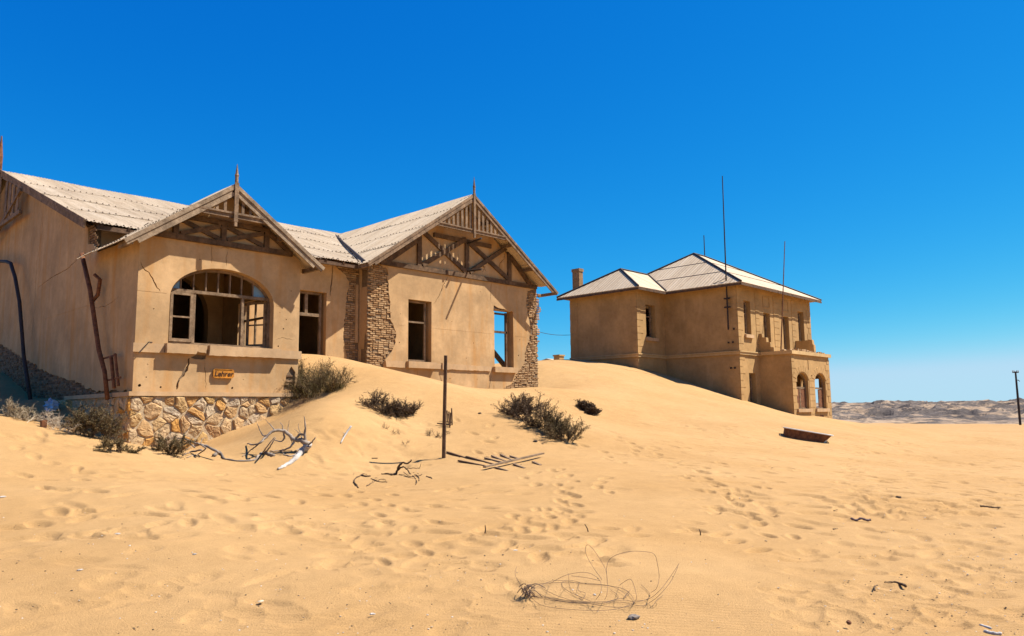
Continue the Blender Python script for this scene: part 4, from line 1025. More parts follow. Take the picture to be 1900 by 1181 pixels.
# sign on the bay wall
sg = thing('sign', 'small orange wooden name board screwed to the bay wall', 'sign', (9.02, YB, 2.52))
mb = MB(); mb.prism([(8.745, 2.56), (8.785, 2.52), (9.265, 2.52), (9.305, 2.56), (9.305, 2.72), (9.265, 2.76), (8.785, 2.76), (8.745, 2.72)], [], front(YB), -.065, -.03)
mb.build('board', SIGNB, sg, recalc=True)
mb = MB()
for zz in (2.528, 2.752): mb.box(8.79, 9.26, YB - .078, YB - .066, zz - .007, zz + .007)
mb.build('board_edge', SIGNB, sg)
cu = bpy.data.curves.new('lettering', 'FONT'); cu.body = 'Lehrer'; cu.size = .19; cu.extrude = .004; cu.offset = .0015; cu.align_x = 'CENTER'; cu.shear = .18; cu.space_character = .98
to = bpy.data.objects.new('tmp', cu); me = bpy.data.meshes.new_from_object(to); bpy.data.objects.remove(to)
me.transform(Matrix.Translation((9.025, YB - .07, 2.572)) @ Matrix.Rotation(math.radians(90), 4, 'X'))
link('lettering', me, SIGND, sg)

# bathtub
tc_ = ground(1497, 816)
ax = (at(1547, 808, 26.0) - at(1457, 793, 26.4)); top_l = at(1457, 793, 26.4)
Lt = ax.length; ex = ax.normalized(); ey = Vector((-ex.y, ex.x, 0)).normalized(); ez = ex.cross(ey)
if ez.z < 0: ez = -ez
bt = thing('bathtub', 'rust-brown bathtub with white rim lying half sunk in the sand', 'bathtub', (tc_.x, tc_.y, tc_.z))
def tub_ring(s, w, z, rnd_=.12, n=28, x0=0.0, x1=1.0):
    out = []
    L_ = (x1 - x0) * Lt; cxm = (x0 + x1) / 2 * Lt
    for k in range(n):
        t_ = 2 * math.pi * k / n; c_, s2 = math.cos(t_), math.sin(t_)
        px_ = math.copysign(abs(c_) ** .35, c_) * L_ / 2; py_ = math.copysign(abs(s2) ** .35, s2) * w / 2
        out.append(top_l + ex * (cxm + px_) + ey * (py_ + .35) + ez * z)
    return out
def skin(rings, cap=False):
    mb = MB(); n = len(rings[0]); vs = [p for r_ in rings for p in r_]
    fs = [(i * n + k, i * n + (k + 1) % n, (i + 1) * n + (k + 1) % n, (i + 1) * n + k) for i in range(len(rings) - 1) for k in range(n)]
    fs.append(tuple((len(rings) - 1) * n + k for k in range(n))); mb.add(vs, fs); return mb
skin([tub_ring(0, .70, -.02, x0=.012, x1=.988), tub_ring(0, .67, -.22, x0=.010, x1=.89), tub_ring(0, .62, -.62, x0=.012, x1=.70)]).build('tub_shell', RUST, bt)
skin([tub_ring(0, .66, .0, x0=.02, x1=.97), tub_ring(0, .60, -.25, x0=.03, x1=.90), tub_ring(0, .52, -.45, x0=.05, x1=.84)]).build('tub_lining', ENAMEL, bt)
mb = MB(); ra, rb = tub_ring(0, .76, .0, x0=-.012, x1=1.01), tub_ring(0, .66, .004, x0=.02, x1=.97); rc = tub_ring(0, .76, -.055, x0=-.012, x1=1.01)
n = len(ra); mb.add(ra + rb + rc, [(k, (k + 1) % n, n + (k + 1) % n, n + k) for k in range(n)] + [(k, 2 * n + k, 2 * n + (k + 1) % n, (k + 1) % n) for k in range(n)]); rp = tub_ring(0, .74, -.02, x0=-.006, x1=1.005); mb = MB(); mb.tube(rp + rp[:1], .02, 8); mb.build('rim', ENAMEL, bt, smooth=True)

# post, stakes, planks
pb = ground(823, 850); D_ = (pb - EYE).dot(FW); ptop = at(827, 660, D_)
mb = MB(); mb.tube([pb - Vector((0, 0, .3)), pb.lerp(ptop, .3), pb.lerp(ptop, .65), ptop], [.044, .042, .040, .038], 8)
simple('wooden_post', 'tall weathered wooden post upright in the sand before the right gable', 'post', mb, WOODD)
st = thing('stake_bundle', 'cluster of short dark stakes stuck in sand just behind the tall post', 'stakes', ground(835, 785))
mb = MB()
for (x0, y0, x1, y1) in ((829.5, 762, 830, 776), (833, 764, 833.5, 781), (836, 766, 835.5, 784), (838, 758, 839, 781), (832, 768, 835, 787)):
    g0 = ground(x1, y1 + 8); Dd = (g0 - EYE).dot(FW); mb.tube([at(x1, y1 + 9, Dd), at(x0, y0, Dd)], .018, 5)
build_each(mb, 'stake', WOODD, st)
mb = MB()
for (x0, y0, x1, y1) in ((811, 786, 836, 787.5), (822, 783, 838, 784)):
    g0 = ground(825, 792); Dd = (g0 - EYE).dot(FW); mb.bar(at(x0, y0, Dd), at(x1, y1, Dd), .04, .03)
build_each(mb, 'crossbar', WOODD, st)
def ground_bar(p0, p1, w, h, lift0, lift1, mat, name, label, cat, group=None):
    a_ = ground(*p0); b_ = ground(*p1); mb = MB()
    mb.bar(a_ + Vector((0, 0, lift0)), b_ + Vector((0, 0, lift1)), w, h); return simple(name, label, cat, mb, mat, group)
R6 = lambda x, y: (640 + x / 3.958, 720 + y / 3.958)
ground_bar(R6(1025, 606), R6(1455, 514), .075, .03, .06, .09, WOODP, 'plank', 'long pale plank lying across the row of buried slats', 'plank')
sls = [((750, 484), (890, 517), 'narrow buried slat nearest the foot of the tall post'), ((892, 518), (1110, 567), 'long dark slat in the middle of the buried slats left of the pale plank'), ((835, 544), (1060, 581), 'thick dark slat at the front left end of the buried slats'),
       ((1030, 526), (1190, 556), 'buried slat behind the pale plank, third from the left of the row'), ((1080, 510), (1175, 542), 'buried slat behind the pale plank, fourth from the left of the row'), ((1145, 501), (1235, 537), 'buried slat behind the middle of the pale plank'), ((1215, 510), (1290, 527), 'short buried slat behind the right half of the pale plank'),
       ((1240, 572), (1320, 592), 'short buried slat in front of the right half of the pale plank'), ((1105, 597), (1195, 613), 'slat end showing in front of the left half of the pale plank'), ((1380, 552), (1440, 571), 'slat end showing in front of the right tip of the pale plank')]
for p, q, lb in sls: ground_bar(R6(*p), R6(*q), .05, .03, .025, -.005, WOODD if p[0] < 900 else WOOD, 'slat', lb, 'slat', 'half-buried slats before the right gable')
sk = ground_bar((79, 795), (81, 783), .07, .07, -.05, .0, RUST, 'rusty_stake', 'squat rusty stake poking from the sand ridge at the left', 'stake')
g0 = ground(80, 793); sk.data.clear_geometry(); mb = MB(); mb.box(g0.x - .045, g0.x + .045, g0.y - .045, g0.y + .045, g0.z - .1, g0.z + .13, j=.01); me = mb.mesh('stake'); me.materials.append(RUST); sk.data = me
# fallen beam seen through the right window
mb = MB(); mb.bar((23.0, 23.7, 4.5), (25.3, 24.15, 3.0), .12, .2)
simple('fallen_beam', 'fallen timber beam slanting inside the broken right window', 'beam', mb, WOODP)

# ------------------------------------------------------------------ dead wood
R5 = lambda x, y: (230 + x / 4.543, 620 + y / 4.543)
def spline(pts, k=4):
    out = []; n = len(pts)
    for i in range(n - 1):
        p0, p1, p2, p3 = pts[max(i - 1, 0)], pts[i], pts[i + 1], pts[min(i + 2, n - 1)]
        for j in range(k):
            t = j / k; out.append(0.5 * ((2 * p1) + (p2 - p0) * t + (2 * p0 - 5 * p1 + 4 * p2 - p3) * t * t + (3 * p1 - p0 - 3 * p2 + p3) * t ** 3))
    out.append(pts[-1]); return out
wood_k = 0.78
def wood_branch(mb, pts, r0, r1, Dof=0.0, ground_ends=True, j=0.008, mi=0, R=R5, D=None):
    P = []
    for i, p in enumerate(pts):
        px, py = R(p[0], p[1])
        if len(p) > 2: P.append(at(px, py, p[2]))
        else:
            g0 = ground(px, py); P.append(g0 + Vector((0, 0, r0 * .5)))
    P = spline(P, 5); n = len(P)
    P = [p + Vector((rnd.uniform(-j, j), rnd.uniform(-j, j), rnd.uniform(-j, j))) for p in P]
    r0 *= wood_k; r1 *= wood_k
    mb.tube(P, [(r0 + (r1 - r0) * i / (n - 1)) * rnd.uniform(.85, 1.12) for i in range(n)], 7, mi)
gd = ground(*R5(1525, 1000)); Dd = (gd - EYE).dot(FW)
dw = thing('driftwood', 'large bleached dead branch with white butt end sprawled before the stone foundation', 'dead branch', gd)
mb = MB(); wood_branch(mb, [(1300, 1152), (1360, 1115), (1430, 1078), (1490, 1012), (1530, 965, Dd), (1548, 930, Dd)], .03, .12); mb.build('trunk', DRIFTW, dw, smooth=True)
mb = MB(); d0 = Dd
for P, a_, b_ in [([(1548, 930, d0), (1500, 900, d0), (1440, 890, d0), (1380, 840, d0), (1340, 815, d0), (1260, 820, d0 - .1), (1190, 875, d0 - .2), (1130, 930, d0 - .3), (1040, 940)], .07, .018),
                  ([(1535, 935, d0), (1525, 860, d0), (1528, 780, d0), (1518, 690, d0)], .05, .008), ([(1260, 820, d0 - .1), (1190, 860, d0), (1155, 830, d0 + .1), (1125, 755, d0 + .1)], .03, .008),
                  ([(1345, 812, d0), (1335, 780, d0), (1318, 745, d0)], .02, .006), ([(1270, 815, d0), (1235, 765, d0 + .1), (1190, 722, d0 + .2)], .018, .005), ([(1378, 838, d0), (1385, 780, d0 + .1), (1395, 725, d0 + .1)], .012, .004),
                  ([(1550, 940, d0), (1590, 905, d0 - .1), (1615, 870, d0 - .1)], .03, .01), ([(1440, 895, d0), (1400, 955, d0 - .1), (1320, 995), (1225, 1003)], .03, .012), ([(1190, 875, d0 - .2), (1110, 950, d0 - .3), (1050, 1005), (1000, 1040)], .028, .01),
                  ([(1345, 815, d0), (1350, 880, d0), (1320, 905, d0), (1260, 890, d0)], .03, .012), ([(1500, 900, d0), (1490, 850, d0 + .1), (1440, 800, d0 + .1)], .02, .005), ([(1480, 1000), (1420, 1035), (1350, 1030), (1335, 985, d0 - .2)], .025, .008),
                  ([(1190, 1010), (1240, 935, d0 - .3), (1280, 870, d0 - .3)], .03, .008), ([(1400, 955, d0 - .1), (1420, 920, d0), (1400, 880, d0)], .02, .008), ([(1560, 930, d0), (1510, 960), (1430, 1010)], .03, .01), ([(1440, 890, d0), (1480, 850, d0), (1515, 850, d0)], .035, .03), ([(1500, 880, d0), (1475, 800, d0 + .1), (1470, 750, d0 + .1)], .012, .004)]:
    wood_branch(mb, P, a_, b_)
mb.build('limbs', DRIFT, dw, smooth=True)
g2 = ground(*R5(830, 1070)); d1 = (g2 - EYE).dot(FW)
d2 = thing('driftwood', 'grey crooked dead branch lying in the hollow below the stone foundation', 'dead branch', g2)
mb = MB()
for P, a_, b_ in [([(760, 1040), (800, 1005), (840, 1062)], .05, .03), ([(840, 1062), (960, 1077), (1090, 1075), (1130, 1040), (1170, 1012), (1215, 1022), (1265, 1036)], .02, .05),
                  ([(800, 1000, d1), (700, 948, d1 + .2), (640, 930, d1 + .3), (560, 905, d1 + .4), (480, 880, d1 + .5), (400, 878, d1 + .6)], .035, .01), ([(640, 930, d1 + .3), (690, 965, d1 + .1), (620, 1020), (530, 1050)], .022, .012),
                  ([(560, 905, d1 + .4), (500, 940, d1 + .3), (475, 1000)], .02, .008), ([(650, 975, d1), (560, 1005), (490, 1030)], .03, .015), ([(640, 930, d1 + .3), (665, 880, d1 + .4), (705, 885, d1 + .5)], .012, .005), ([(600, 960, d1 + .1), (540, 915, d1 + .2), (445, 890, d1 + .3)], .02, .008),
                  ([(500, 860, d1 + .5), (530, 820, d1 + .6), (548, 795, d1 + .6)], .012, .006), ([(1170, 1012), (1200, 960, d1), (1270, 870, d1)], .03, .01)]:
    wood_branch(mb, P, a_, b_)
mb.build('limbs', DRIFT, d2, smooth=True)
RI = lambda x, y: (x, y)
mb = MB(); wood_branch(mb, [(632, 825), (640, 808, 16.6), (651, 792, 16.8)], .016, .032, R=RI); wood_branch(mb, [(640, 808, 16.6), (638, 803, 16.6)], .015, .008, R=RI)
simple('white_stick', 'single bleached white stick standing askew on the dune slope', 'stick', mb, DRIFTW, smooth=True)
R6b = R6
mb = MB(); gk = ground(735, 882); dk = (gk - EYE).dot(FW)
for P, a_, b_ in [([(340, 645), (375, 628, dk), (395, 580, dk), (425, 550, dk), (462, 555, dk), (488, 530, dk)], .035, .018), ([(380, 615, dk), (420, 582, dk), (455, 598, dk), (490, 640, dk - .2), (530, 650), (545, 690)], .022, .008), ([(270, 637), (320, 637), (350, 642)], .02, .02),
                  ([(455, 592, dk), (510, 590, dk), (548, 588, dk), (555, 562, dk)], .01, .006), ([(500, 650), (525, 690), (520, 715)], .014, .006), ([(400, 640), (450, 655), (520, 672)], .01, .006), ([(430, 620, dk), (480, 655), (560, 650)], .009, .005), ([(530, 655), (565, 640)], .01, .005), ([(600, 655), (640, 672)], .014, .008), ([(480, 630, dk), (520, 625, dk), (560, 645)], .008, .004)]:
    wood_branch(mb, P, a_, b_, R=R6)
simple('twisted_root', 'dark twisted root arching out of the sand below the tall post', 'root', mb, TWIG, smooth=True)
mb = MB()
for P, a_, b_ in [([(100, 738), (68, 690), (90, 662), (135, 640)], .018, .014), ([(120, 648), (160, 655), (190, 652)], .025, .012), ([(160, 725), (200, 700), (240, 670)], .012, .006), ([(190, 670), (250, 692), (315, 698)], .012, .008), ([(230, 690), (270, 675), (300, 683)], .01, .005), ([(160, 640), (130, 630)], .008, .004), ([(200, 690), (235, 660)], .008, .005), ([(60, 645), (70, 625)], .006, .004)]:
    wood_branch(mb, P, a_, b_, R=R6)
simple('broken_branch', 'broken dark twigs flat on the sand left of the twisted root', 'twigs', mb, TWIG, smooth=True)
ground_bar((690, 853), (700, 853), .03, .03, .0, .0, TWIG, 'twig', 'small dark twig at the left end of the tall post shadow', 'twig')

# ------------------------------------------------------------------ shrubs
def twigs(mb, base, dirv, L, r, depth, R, leaf=None, lf=0.02, dens=1.0, droop=0.0, spread=0.6):
    pts = [Vector(base)]; d = Vector(dirv).normalized(); n = 4
    for i in range(n):
        d = (d + Vector((R.gauss(0, .18), R.gauss(0, .18), R.gauss(0, .14) - droop))).normalized()
        pts.append(pts[-1] + d * L / n)
        if leaf is not None and (i > 0 or depth < 2):
            for _ in range(int(dens * 1.25 + R.random())):
                c = pts[-1] + Vector((R.gauss(0, lf), R.gauss(0, lf), R.gauss(0, lf)))
                a = (d + Vector((R.gauss(0, .6), R.gauss(0, .6), R.gauss(0, .6)))).normalized() * lf * R.uniform(.8, 1.8); b = Vector((R.gauss(0, 1), R.gauss(0, 1), R.gauss(0, 1))).cross(a).normalized() * lf * .33
                leaf.add([c - b, c + a * .5 - b * 1.2, c + a, c + a * .5 + b * 1.2, c + b], [(0, 1, 2, 3, 4)])
    mb.tube(pts, [r * (1 - .75 * i / n) for i in range(n + 1)], 4)
    if depth > 0:
        for i in range(1, n + 1):
            for _ in range(2 if depth > 1 else 1):
                nd = (d + Vector((R.gauss(0, spread), R.gauss(0, spread), R.gauss(.15, spread * .7)))).normalized()
                twigs(mb, pts[i], nd, L * R.uniform(.4, .65), r * .6, depth - 1, R, leaf, lf, dens, droop, spread)
def shrub(name, label, cat, px_list, hgt, leafm, twm, seed, nst=10, lf=.022, dens=1.0, depth=2, r=.013, lean=(0, 0, 0), spread=.5, group=None):
    R = random.Random(seed); base = [ground(*p) for p in px_list]
    c = sum(base, Vector((0, 0, 0))) / len(base)
    root = thing(name, label, cat, c, group); mb, lm = MB(), MB()
    for b_ in base:
        for k in range(max(4, int(nst * .8))):
            a = R.uniform(0, 2 * math.pi); el = R.uniform(.25, 1.4)
            d = Vector((math.cos(a) * math.cos(el), math.sin(a) * math.cos(el), math.sin(el))) + Vector(lean)
            twigs(mb, b_ + Vector((R.gauss(0, .06), R.gauss(0, .06), -.03)), d, hgt * R.uniform(.5, .8), r, depth, R, lm if leafm else None, lf, dens, .02, spread)
    mb.build('stems', twm, root)
    if leafm: lm.build('foliage', leafm, root)
    return root
shrub('shrub', 'dark brown and olive shrub sprawling on the slope right of the tall post', 'shrub', [(955, 770), (968, 775), (985, 783), (1005, 795), (975, 765)], .66, LEAFB, TWIG, 21, 9, .016, 2.0, r=.016)
s2 = shrub('shrub', 'olive green shrub trailing downhill from the brown shrub right of the post', 'shrub', [(1015, 802), (1028, 808), (1042, 815), (1055, 822)], .58, LEAFO, TWIG, 22, 11, .016, 2.2, lean=(.25, -.1, .15), spread=.35)
shrub('dead_bush', 'leafless dark dead bush on the dune left of the tall post', 'bush', [(690, 758), (705, 752), (716, 764), (727, 768), (738, 771), (750, 770), (762, 768), (720, 772), (732, 774), (745, 775)], .42, LEAFB, TWIG, 23, 9, .014, .7, r=.016, spread=.7)
shrub('dead_bush', 'pale faint dry twigs lying on the sand left of the tall post', 'twigs', [(715, 795), (735, 805), (755, 822)], .16, None, TWIG, 24, 7, depth=2, r=.004, spread=.8)
shrub('dead_bush', 'dry tangled twigs on the sand around the tall post foot stakes', 'twigs', [(795, 808), (812, 812), (830, 808)], .18, None, TWIG, 25, 8, depth=2, r=.0045, spread=.9)
shrub('mound_bush', 'small round brown bush alone on the dune toward the two-storey house', 'bush', [(1082, 758), (1091, 764), (1100, 770)], .28, LEAFB, TWIG, 26, 14, .03, 2.0, lean=(0, 0, -.2))
shrub('shrub', 'tall olive shrub on the sand ridge at the left house corner', 'shrub', [(145, 808), (168, 812), (200, 818), (228, 818), (240, 812)], .56, LEAFO, TWIG, 27, 9, .014, 2.4, lean=(0, 0, .6), spread=.36)
shrub('shrub', 'dark drooping shrub against the stone foundation right of the house corner', 'shrub', [(262, 818), (285, 826), (305, 836), (318, 842)], .42, LEAFO, TWIG, 28, 9, .014, 2.2, lean=(.1, -.1, 0), spread=.4)
shrub('sprout', 'small olive sprout in front of the shrub on the left sand ridge', 'sprout', [(205, 836), (215, 840)], .30, LEAFO, TWIG, 29, 7, .012, 2.2, lean=(0, 0, .2), spread=.36)
shrub('sprout', 'tiny olive sprout standing apart right of the sand ridge shrub', 'sprout', [(247, 842)], .22, LEAFO, TWIG, 30, 7, .011, 2.0, lean=(0, 0, .2), spread=.36)
shrub('dry_scrub', 'pale dry scrub on the shaded sand at the far left edge', 'scrub', [(10, 772), (28, 777), (48, 782)], .42, LEAFP, PALET, 31, 8, .012, 1.4, r=.008)
shrub('dead_bush', 'tangle of bleached white twigs between the rusty stake and the foundation', 'twigs', [(80, 789), (98, 794), (118, 800), (135, 805)], .36, None, PALET, 32, 8, depth=2, r=.008, spread=.9)
# grass tussock by the bay
R = random.Random(5); gb_ = [ground(*p) for p in ((535, 722), (550, 715), (570, 728), (590, 722), (610, 728), (630, 722), (560, 705), (600, 708), (535, 735), (575, 738), (524, 733), (530, 740), (528, 722), (545, 740))]
ts = thing('grass_tussock', 'big tangled tussock of dry green and straw grass beside the bay', 'grass tussock', gb_[3])
mb, ml, mt = MB(), MB(), MB()
for b_ in gb_:
    for k in range(150):
        a = R.uniform(0, 2 * math.pi); el = R.uniform(.35, 1.45); L = R.uniform(.25, .68)
        d = Vector((math.cos(a) * math.cos(el), math.sin(a) * math.cos(el), math.sin(el))); s = b_ + Vector((R.gauss(0, .14), R.gauss(0, .14), -.03))
        w = d.cross(Vector((0, 0, 1)))
        w = w.normalized() * R.uniform(.004, .008) if w.length > .01 else Vector((.006, 0, 0)); p = s; vs = []
        for i in range(5):
            q = 1 - i / 4.3; vs += [p - w * q, p + w * q]; p = p + d * L / 4; d = (d + Vector((0, 0, -.14)) + Vector((R.gauss(0, .08), R.gauss(0, .08), 0))).normalized()
        ml.add(vs, [(2 * i, 2 * i + 1, 2 * i + 3, 2 * i + 2) for i in range(4)])
    for k in range(7):
        twigs(mb, b_, (R.gauss(0, .7), R.gauss(0, .7), .6), .45, .008, 2, R, mt, .014, 1.6)
ml.build('blades', LEAFG, ts); mt.build('foliage', LEAFO, ts); mb.build('stems', TWIG, ts)
# rubble and stones beside the tussock where the ledge crumbles
g0 = ground(505, 735)
# blue plastic bag
g0 = ground(97, 790); q = at(95, 757, 22.5); q = ground(96, 763)
bm = bmesh.new(); bmesh.ops.create_icosphere(bm, subdivisions=3, radius=.2)
for v in bm.verts:
    n_ = v.co.normalized(); k = 1 + .35 * math.sin(7 * n_.x + 3) * math.sin(6 * n_.y + 1) + .25 * math.sin(11 * n_.z + 5 * n_.x); v.co = Vector((n_.x * .16 * k, n_.y * .16 * k, n_.z * .19 * k))
for f in bm.faces: f.smooth = False
bm.transform(Matrix.Translation((q.x, q.y, q.z + .12))); me = bpy.data.meshes.new('plastic_bag'); bm.to_mesh(me); bm.free()
tag(link('plastic_bag', me, BLUE), 'crumpled pale blue plastic bag in the shade by the foundation', 'bag')

# ------------------------------------------------------------------ wire coil in the foreground
R7 = lambda x, y: (920 + x / 5.0, 960 + y / 5.0)
wk = ground(*R7(290, 755)); Dw = (wk - EYE).dot(FW)
wc = thing('wire_coil', 'loose rusted coil of thin wire with springing loops on foreground sand', 'wire', wk)
mb = MB()
def wire(pts, lift=.008, r=.0016):
    P = []
    for p in pts:
        px, py = R7(p[0], p[1])
        P.append(at(px, py, p[2]) if len(p) > 2 else ground(px, py) + Vector((0, 0, lift + rnd.uniform(0, .012))))
    mb.tube(spline(P, 6), r, 5)
c_ = Dw
wire([(290, 750), (450, 755), (700, 803), (900, 830), (1100, 862), (1240, 850), (1285, 805), (1250, 740), (1180, 690), (1000, 645), (780, 622), (560, 625), (400, 640), (270, 665), (245, 700), (285, 750)])
wire([(300, 750), (480, 785), (700, 820), (960, 828), (1130, 780), (1200, 770), (1180, 720), (1060, 665), (820, 628), (560, 615), (420, 650), (360, 690), (420, 740), (620, 800), (880, 805)])
wire([(330, 745), (560, 780), (760, 810), (1000, 800), (1130, 770), (1120, 730), (1060, 690)])
wire([(440, 640), (430, 670), (540, 740), (700, 790), (860, 808)])
wire([(320, 770), (420, 840), (600, 870), (900, 895), (1120, 880), (1270, 820), (1285, 800)])
wire([(450, 770), (640, 800), (860, 820), (1080, 800), (1200, 790), (1290, 802), (1400, 790), (1430, 740), (1400, 690), (1350, 650)])
wire([(500, 640), (600, 560, c_ - .1), (700, 525, c_ - .1), (830, 512, c_ - .1), (920, 545, c_ - .1), (970, 600, c_ - .15), (975, 690, c_ - .3), (930, 785)])
wire([(700, 545, c_ + .1), (830, 560, c_ + .05), (970, 590, c_)])
wire([(880, 805), (700, 720), (620, 660), (625, 610), (700, 600), (780, 625)])
wire([(985, 580, c_ - .2), (900, 460, c_ - .1), (840, 350, c_), (832, 280, c_), (860, 258, c_), (920, 320, c_), (990, 430, c_ - .1), (1025, 510, c_ - .2), (1035, 620, c_ - .3), (1030, 720, c_ - .4), (1010, 790)])
wire([(1035, 620, c_ - .3), (1028, 480, c_ - .25), (1050, 400, c_ - .2), (1120, 350, c_ - .2), (1250, 318, c_ - .2), (1380, 320, c_ - .2), (1470, 345, c_ - .2), (1500, 440, c_ - .2), (1515, 560, c_ - .2), (1490, 660, c_ - .25), (1440, 715)])
wire([(930, 830), (1150, 800), (1340, 840), (1430, 810), (1520, 720, c_ - .3), (1620, 600, c_ - .2), (1690, 460, c_ - .1)])
wire([(1290, 800), (1400, 790), (1500, 700, c_ - .3), (1600, 580, c_ - .2), (1700, 430, c_ - .1)])
wire([(1460, 840), (1500, 780), (1550, 745)])
wire([(1150, 650), (1245, 575, c_ - .2), (1290, 660, c_ - .3), (1305, 740, c_ - .4), (1298, 800)])
wire([(1175, 660), (1190, 690), (1240, 720), (1195, 760), (1250, 690)])
wire([(780, 625), (765, 700), (830, 725), (805, 780), (770, 770), (800, 800)])
wire([(195, 455, c_ + .15), (180, 500, c_ + .1), (185, 550, c_ + .05), (230, 630, c_), (280, 740)])
wire([(670, 520, c_ - .1), (678, 575, c_ - .1), (680, 650), (720, 720), (800, 770)])
mb.build('loops', WIREM, wc)
mb = MB()
for k in range(26):
    a_ = Vector((rnd.gauss(0, .03), rnd.gauss(0, .03), rnd.uniform(0, .08))); b_ = Vector((rnd.gauss(.02, .06), rnd.gauss(-.02, .06), rnd.uniform(0, .1)))
    mb.tube(spline([wk + a_, wk + (a_ + b_) * .5 + Vector((0, 0, rnd.uniform(0, .05))), wk + b_], 3), .0032, 5)
mb.build('knot', WIREM, wc)

# ------------------------------------------------------------------ stones, chips and scraps on the sand
def chunk(c, sx, sy, sz, R, n=1):
    bm = bmesh.new(); bmesh.ops.create_icosphere(bm, subdivisions=n, radius=1)
    for v in bm.verts: v.co = Vector((v.co.x * sx * R.uniform(.7, 1.2), v.co.y * sy * R.uniform(.7, 1.2), v.co.z * sz * R.uniform(.6, 1.2)))
    bm.transform(Matrix.Translation(c) @ Matrix.Rotation(R.uniform(0, 6), 4, 'Z'))
    vs = [tuple(v.co) for v in bm.verts]; bm.verts.index_update(); fs = [tuple(v.index for v in f.verts) for f in bm.faces]; bm.free(); return vs, fs
R = random.Random(9); mb = MB()
zones = [(0, 640, 950, 1181, 190), (600, 1150, 1020, 1181, 130), (1550, 1900, 980, 1181, 230), (1150, 1600, 960, 1181, 70), (1600, 1900, 880, 1000, 60), (600, 1200, 850, 1020, 60), (1150, 1500, 800, 960, 40)]
for x0, x1, y0, y1, k in zones:
    for _ in range(k):
        g0 = ground(R.uniform(x0, x1), R.uniform(y0, y1)); s = R.uniform(.003, .008) * (1.6 if R.random() < .10 else 1)
        mb.add(*chunk(g0 + Vector((0, 0, s * .3)), s * 1.4, s, s * .7, R))
o = mb.build('pebbles', PEB); tag(o, kind='stuff'); o['label'] = 'small pebbles and shell chips scattered over the sand'; o['category'] = 'pebbles'
def stone(px, py, s, mat, name, label, cat, flat=.6):
    g0 = ground(px, py); mb = MB(); mb.add(*chunk(g0 + Vector((0, 0, s * .25)), s * 1.3, s, s * flat, R, 2)); simple(name, label, cat, mb, mat)
stone(1176, 1150, .040, STONEG, 'stone', 'flat grey stone on the sand below the wire coil', 'stone')
stone(1575, 1157, .017, RUST, 'stone', 'small dark stone near the bottom edge right of centre', 'stone', 1.0)
stone(956, 1023, 0.020, DRIFTW, 'shell', 'white shell chip on trodden sand above the wire coil', 'shell', .35)
stone(5, 924, 0.032, DRIFTW, 'shell', 'white shell chip at the far left edge of the sand', 'shell', .35)
stone(218, 993, 0.029, DRIFTW, 'shell', 'long white shell chip on the left foreground sand', 'shell', .3)
stone(148, 1059, 0.022, DRIFTW, 'shell', 'white chip beside a dent low on the left foreground', 'shell', .4)
stone(361, 1030, 0.020, DRIFTW, 'shell', 'white chip lying centre left on the foreground sand', 'shell', .4)
stone(484, 1118, 0.023, PALET, 'shell', 'cream flake near the bottom of the left foreground', 'shell', .3)
stone(691, 1141, 0.018, DRIFTW, 'shell', 'white chip near the bottom edge left of the wire coil', 'shell', .4)
stone(1667, 925, .04, TWIG, 'stone', 'small dark wedge stone above the crumpled scrap on the right', 'stone', .8)
stone(890, 768, .05, TWIG, 'stone', 'dark stones in the sand right of the tall post top', 'stone', .6)
stone(993, 821, .05, IRON, 'stone', 'dark stone at the lower edge of the brown shrub', 'stone', .6)
stone(1641, 781, .35, IRON, 'rock', 'small dark rock where the sand meets the rocky hills', 'rock', .9)
mb = MB(); g0 = ground(1598, 969)
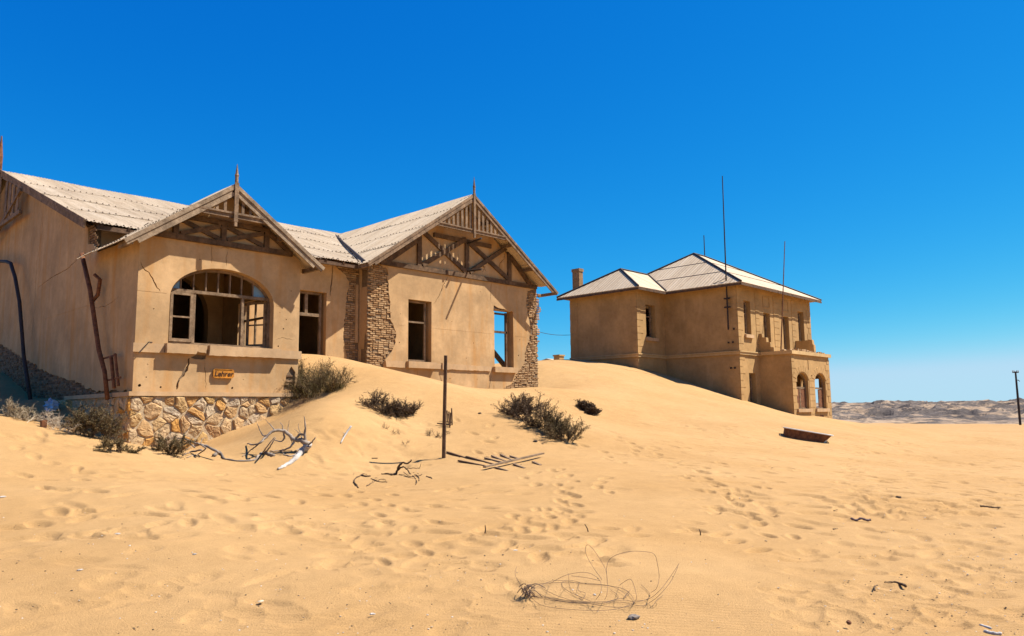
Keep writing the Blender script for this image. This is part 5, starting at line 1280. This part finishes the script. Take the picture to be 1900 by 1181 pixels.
mb.tube(spline([g0 + Vector((-.10, .10, .05)), g0 + Vector((-.04, .05, .02)), g0 + Vector((0, 0, .045)), g0 + Vector((.05, -.06, .02)), g0 + Vector((.09, -.09, .025))], 4), [.010 + .008 * abs(math.sin(k * 1.1)) for k in range(17)], 6)
simple('scrap', 'crumpled purplish brown scrap on the open sand at right', 'scrap', mb, SCRAP)
RT = lambda x, y: (1540 + x / 4.203, 900 + y / 4.203)
for P, a_, b_, lb, mt in [([(425, 768), (480, 762), (540, 775), (590, 795)], .006, .017, 'knobbly twig with a thick end on the right foreground sand', TWIG), ([(365, 792), (348, 808), (350, 832)], .010, .008, 'short bent twig left of the knobbly twig', TWIG), ([(1175, 172), (1225, 174), (1270, 182), (1330, 182)], .02, .014, 'dark broken stick far out on the right sand', TWIG),
                          ([(25, 352), (60, 350)], .012, .006, 'small forked twig left of the crumpled scrap', TWIG), ([(30, 205), (60, 198)], .008, .006, 'thin twig above the forked twig on the right', TWIG), ([(1170, 1103), (1260, 1132)], .012, .012, 'pale grey lath near the bottom right corner', DRIFTW), ([(1205, 1150), (1260, 1165), (1335, 1175)], .014, .018, 'split white lath with dark end in the bottom right corner', DRIFTW)]:
    mb = MB(); wood_branch(mb, P, a_, b_, R=RT, j=.003); simple('twig', lb, 'twig', mb, mt, smooth=True)
for (p0, p1, lb) in [((900, 975), (900, 988), 'thin upright twig left of the trodden footprints in mid sand'), ((1085, 973), (1092, 988), 'thin leaning twig above the wire coil'), ((1297, 982), (1300, 994), 'dark stub twig beside the footprints right of the coil'), ((0, 903), (16, 900), 'dark twig at the left edge of the sand')]:
    g0 = ground(*p1); Dd = (g0 - EYE).dot(FW); mb = MB(); mb.tube([at(p1[0], p1[1] + 2, Dd), at(p0[0] * .5 + p1[0] * .5 + 1, p0[1] * .5 + p1[1] * .5, Dd), at(*p0, Dd)], [.008, .007, .005], 5); simple('twig', lb, 'twig', mb, TWIG)

for o in C.objects:
    if o.parent is None and o.get('category') in ('shell', 'twig', 'sprout'):
        o['group'] = {'shell': 'pale shell chips on the sand', 'twig': 'loose twigs on the sand', 'sprout': 'small sprouts on the sand ridge'}[o['category']]
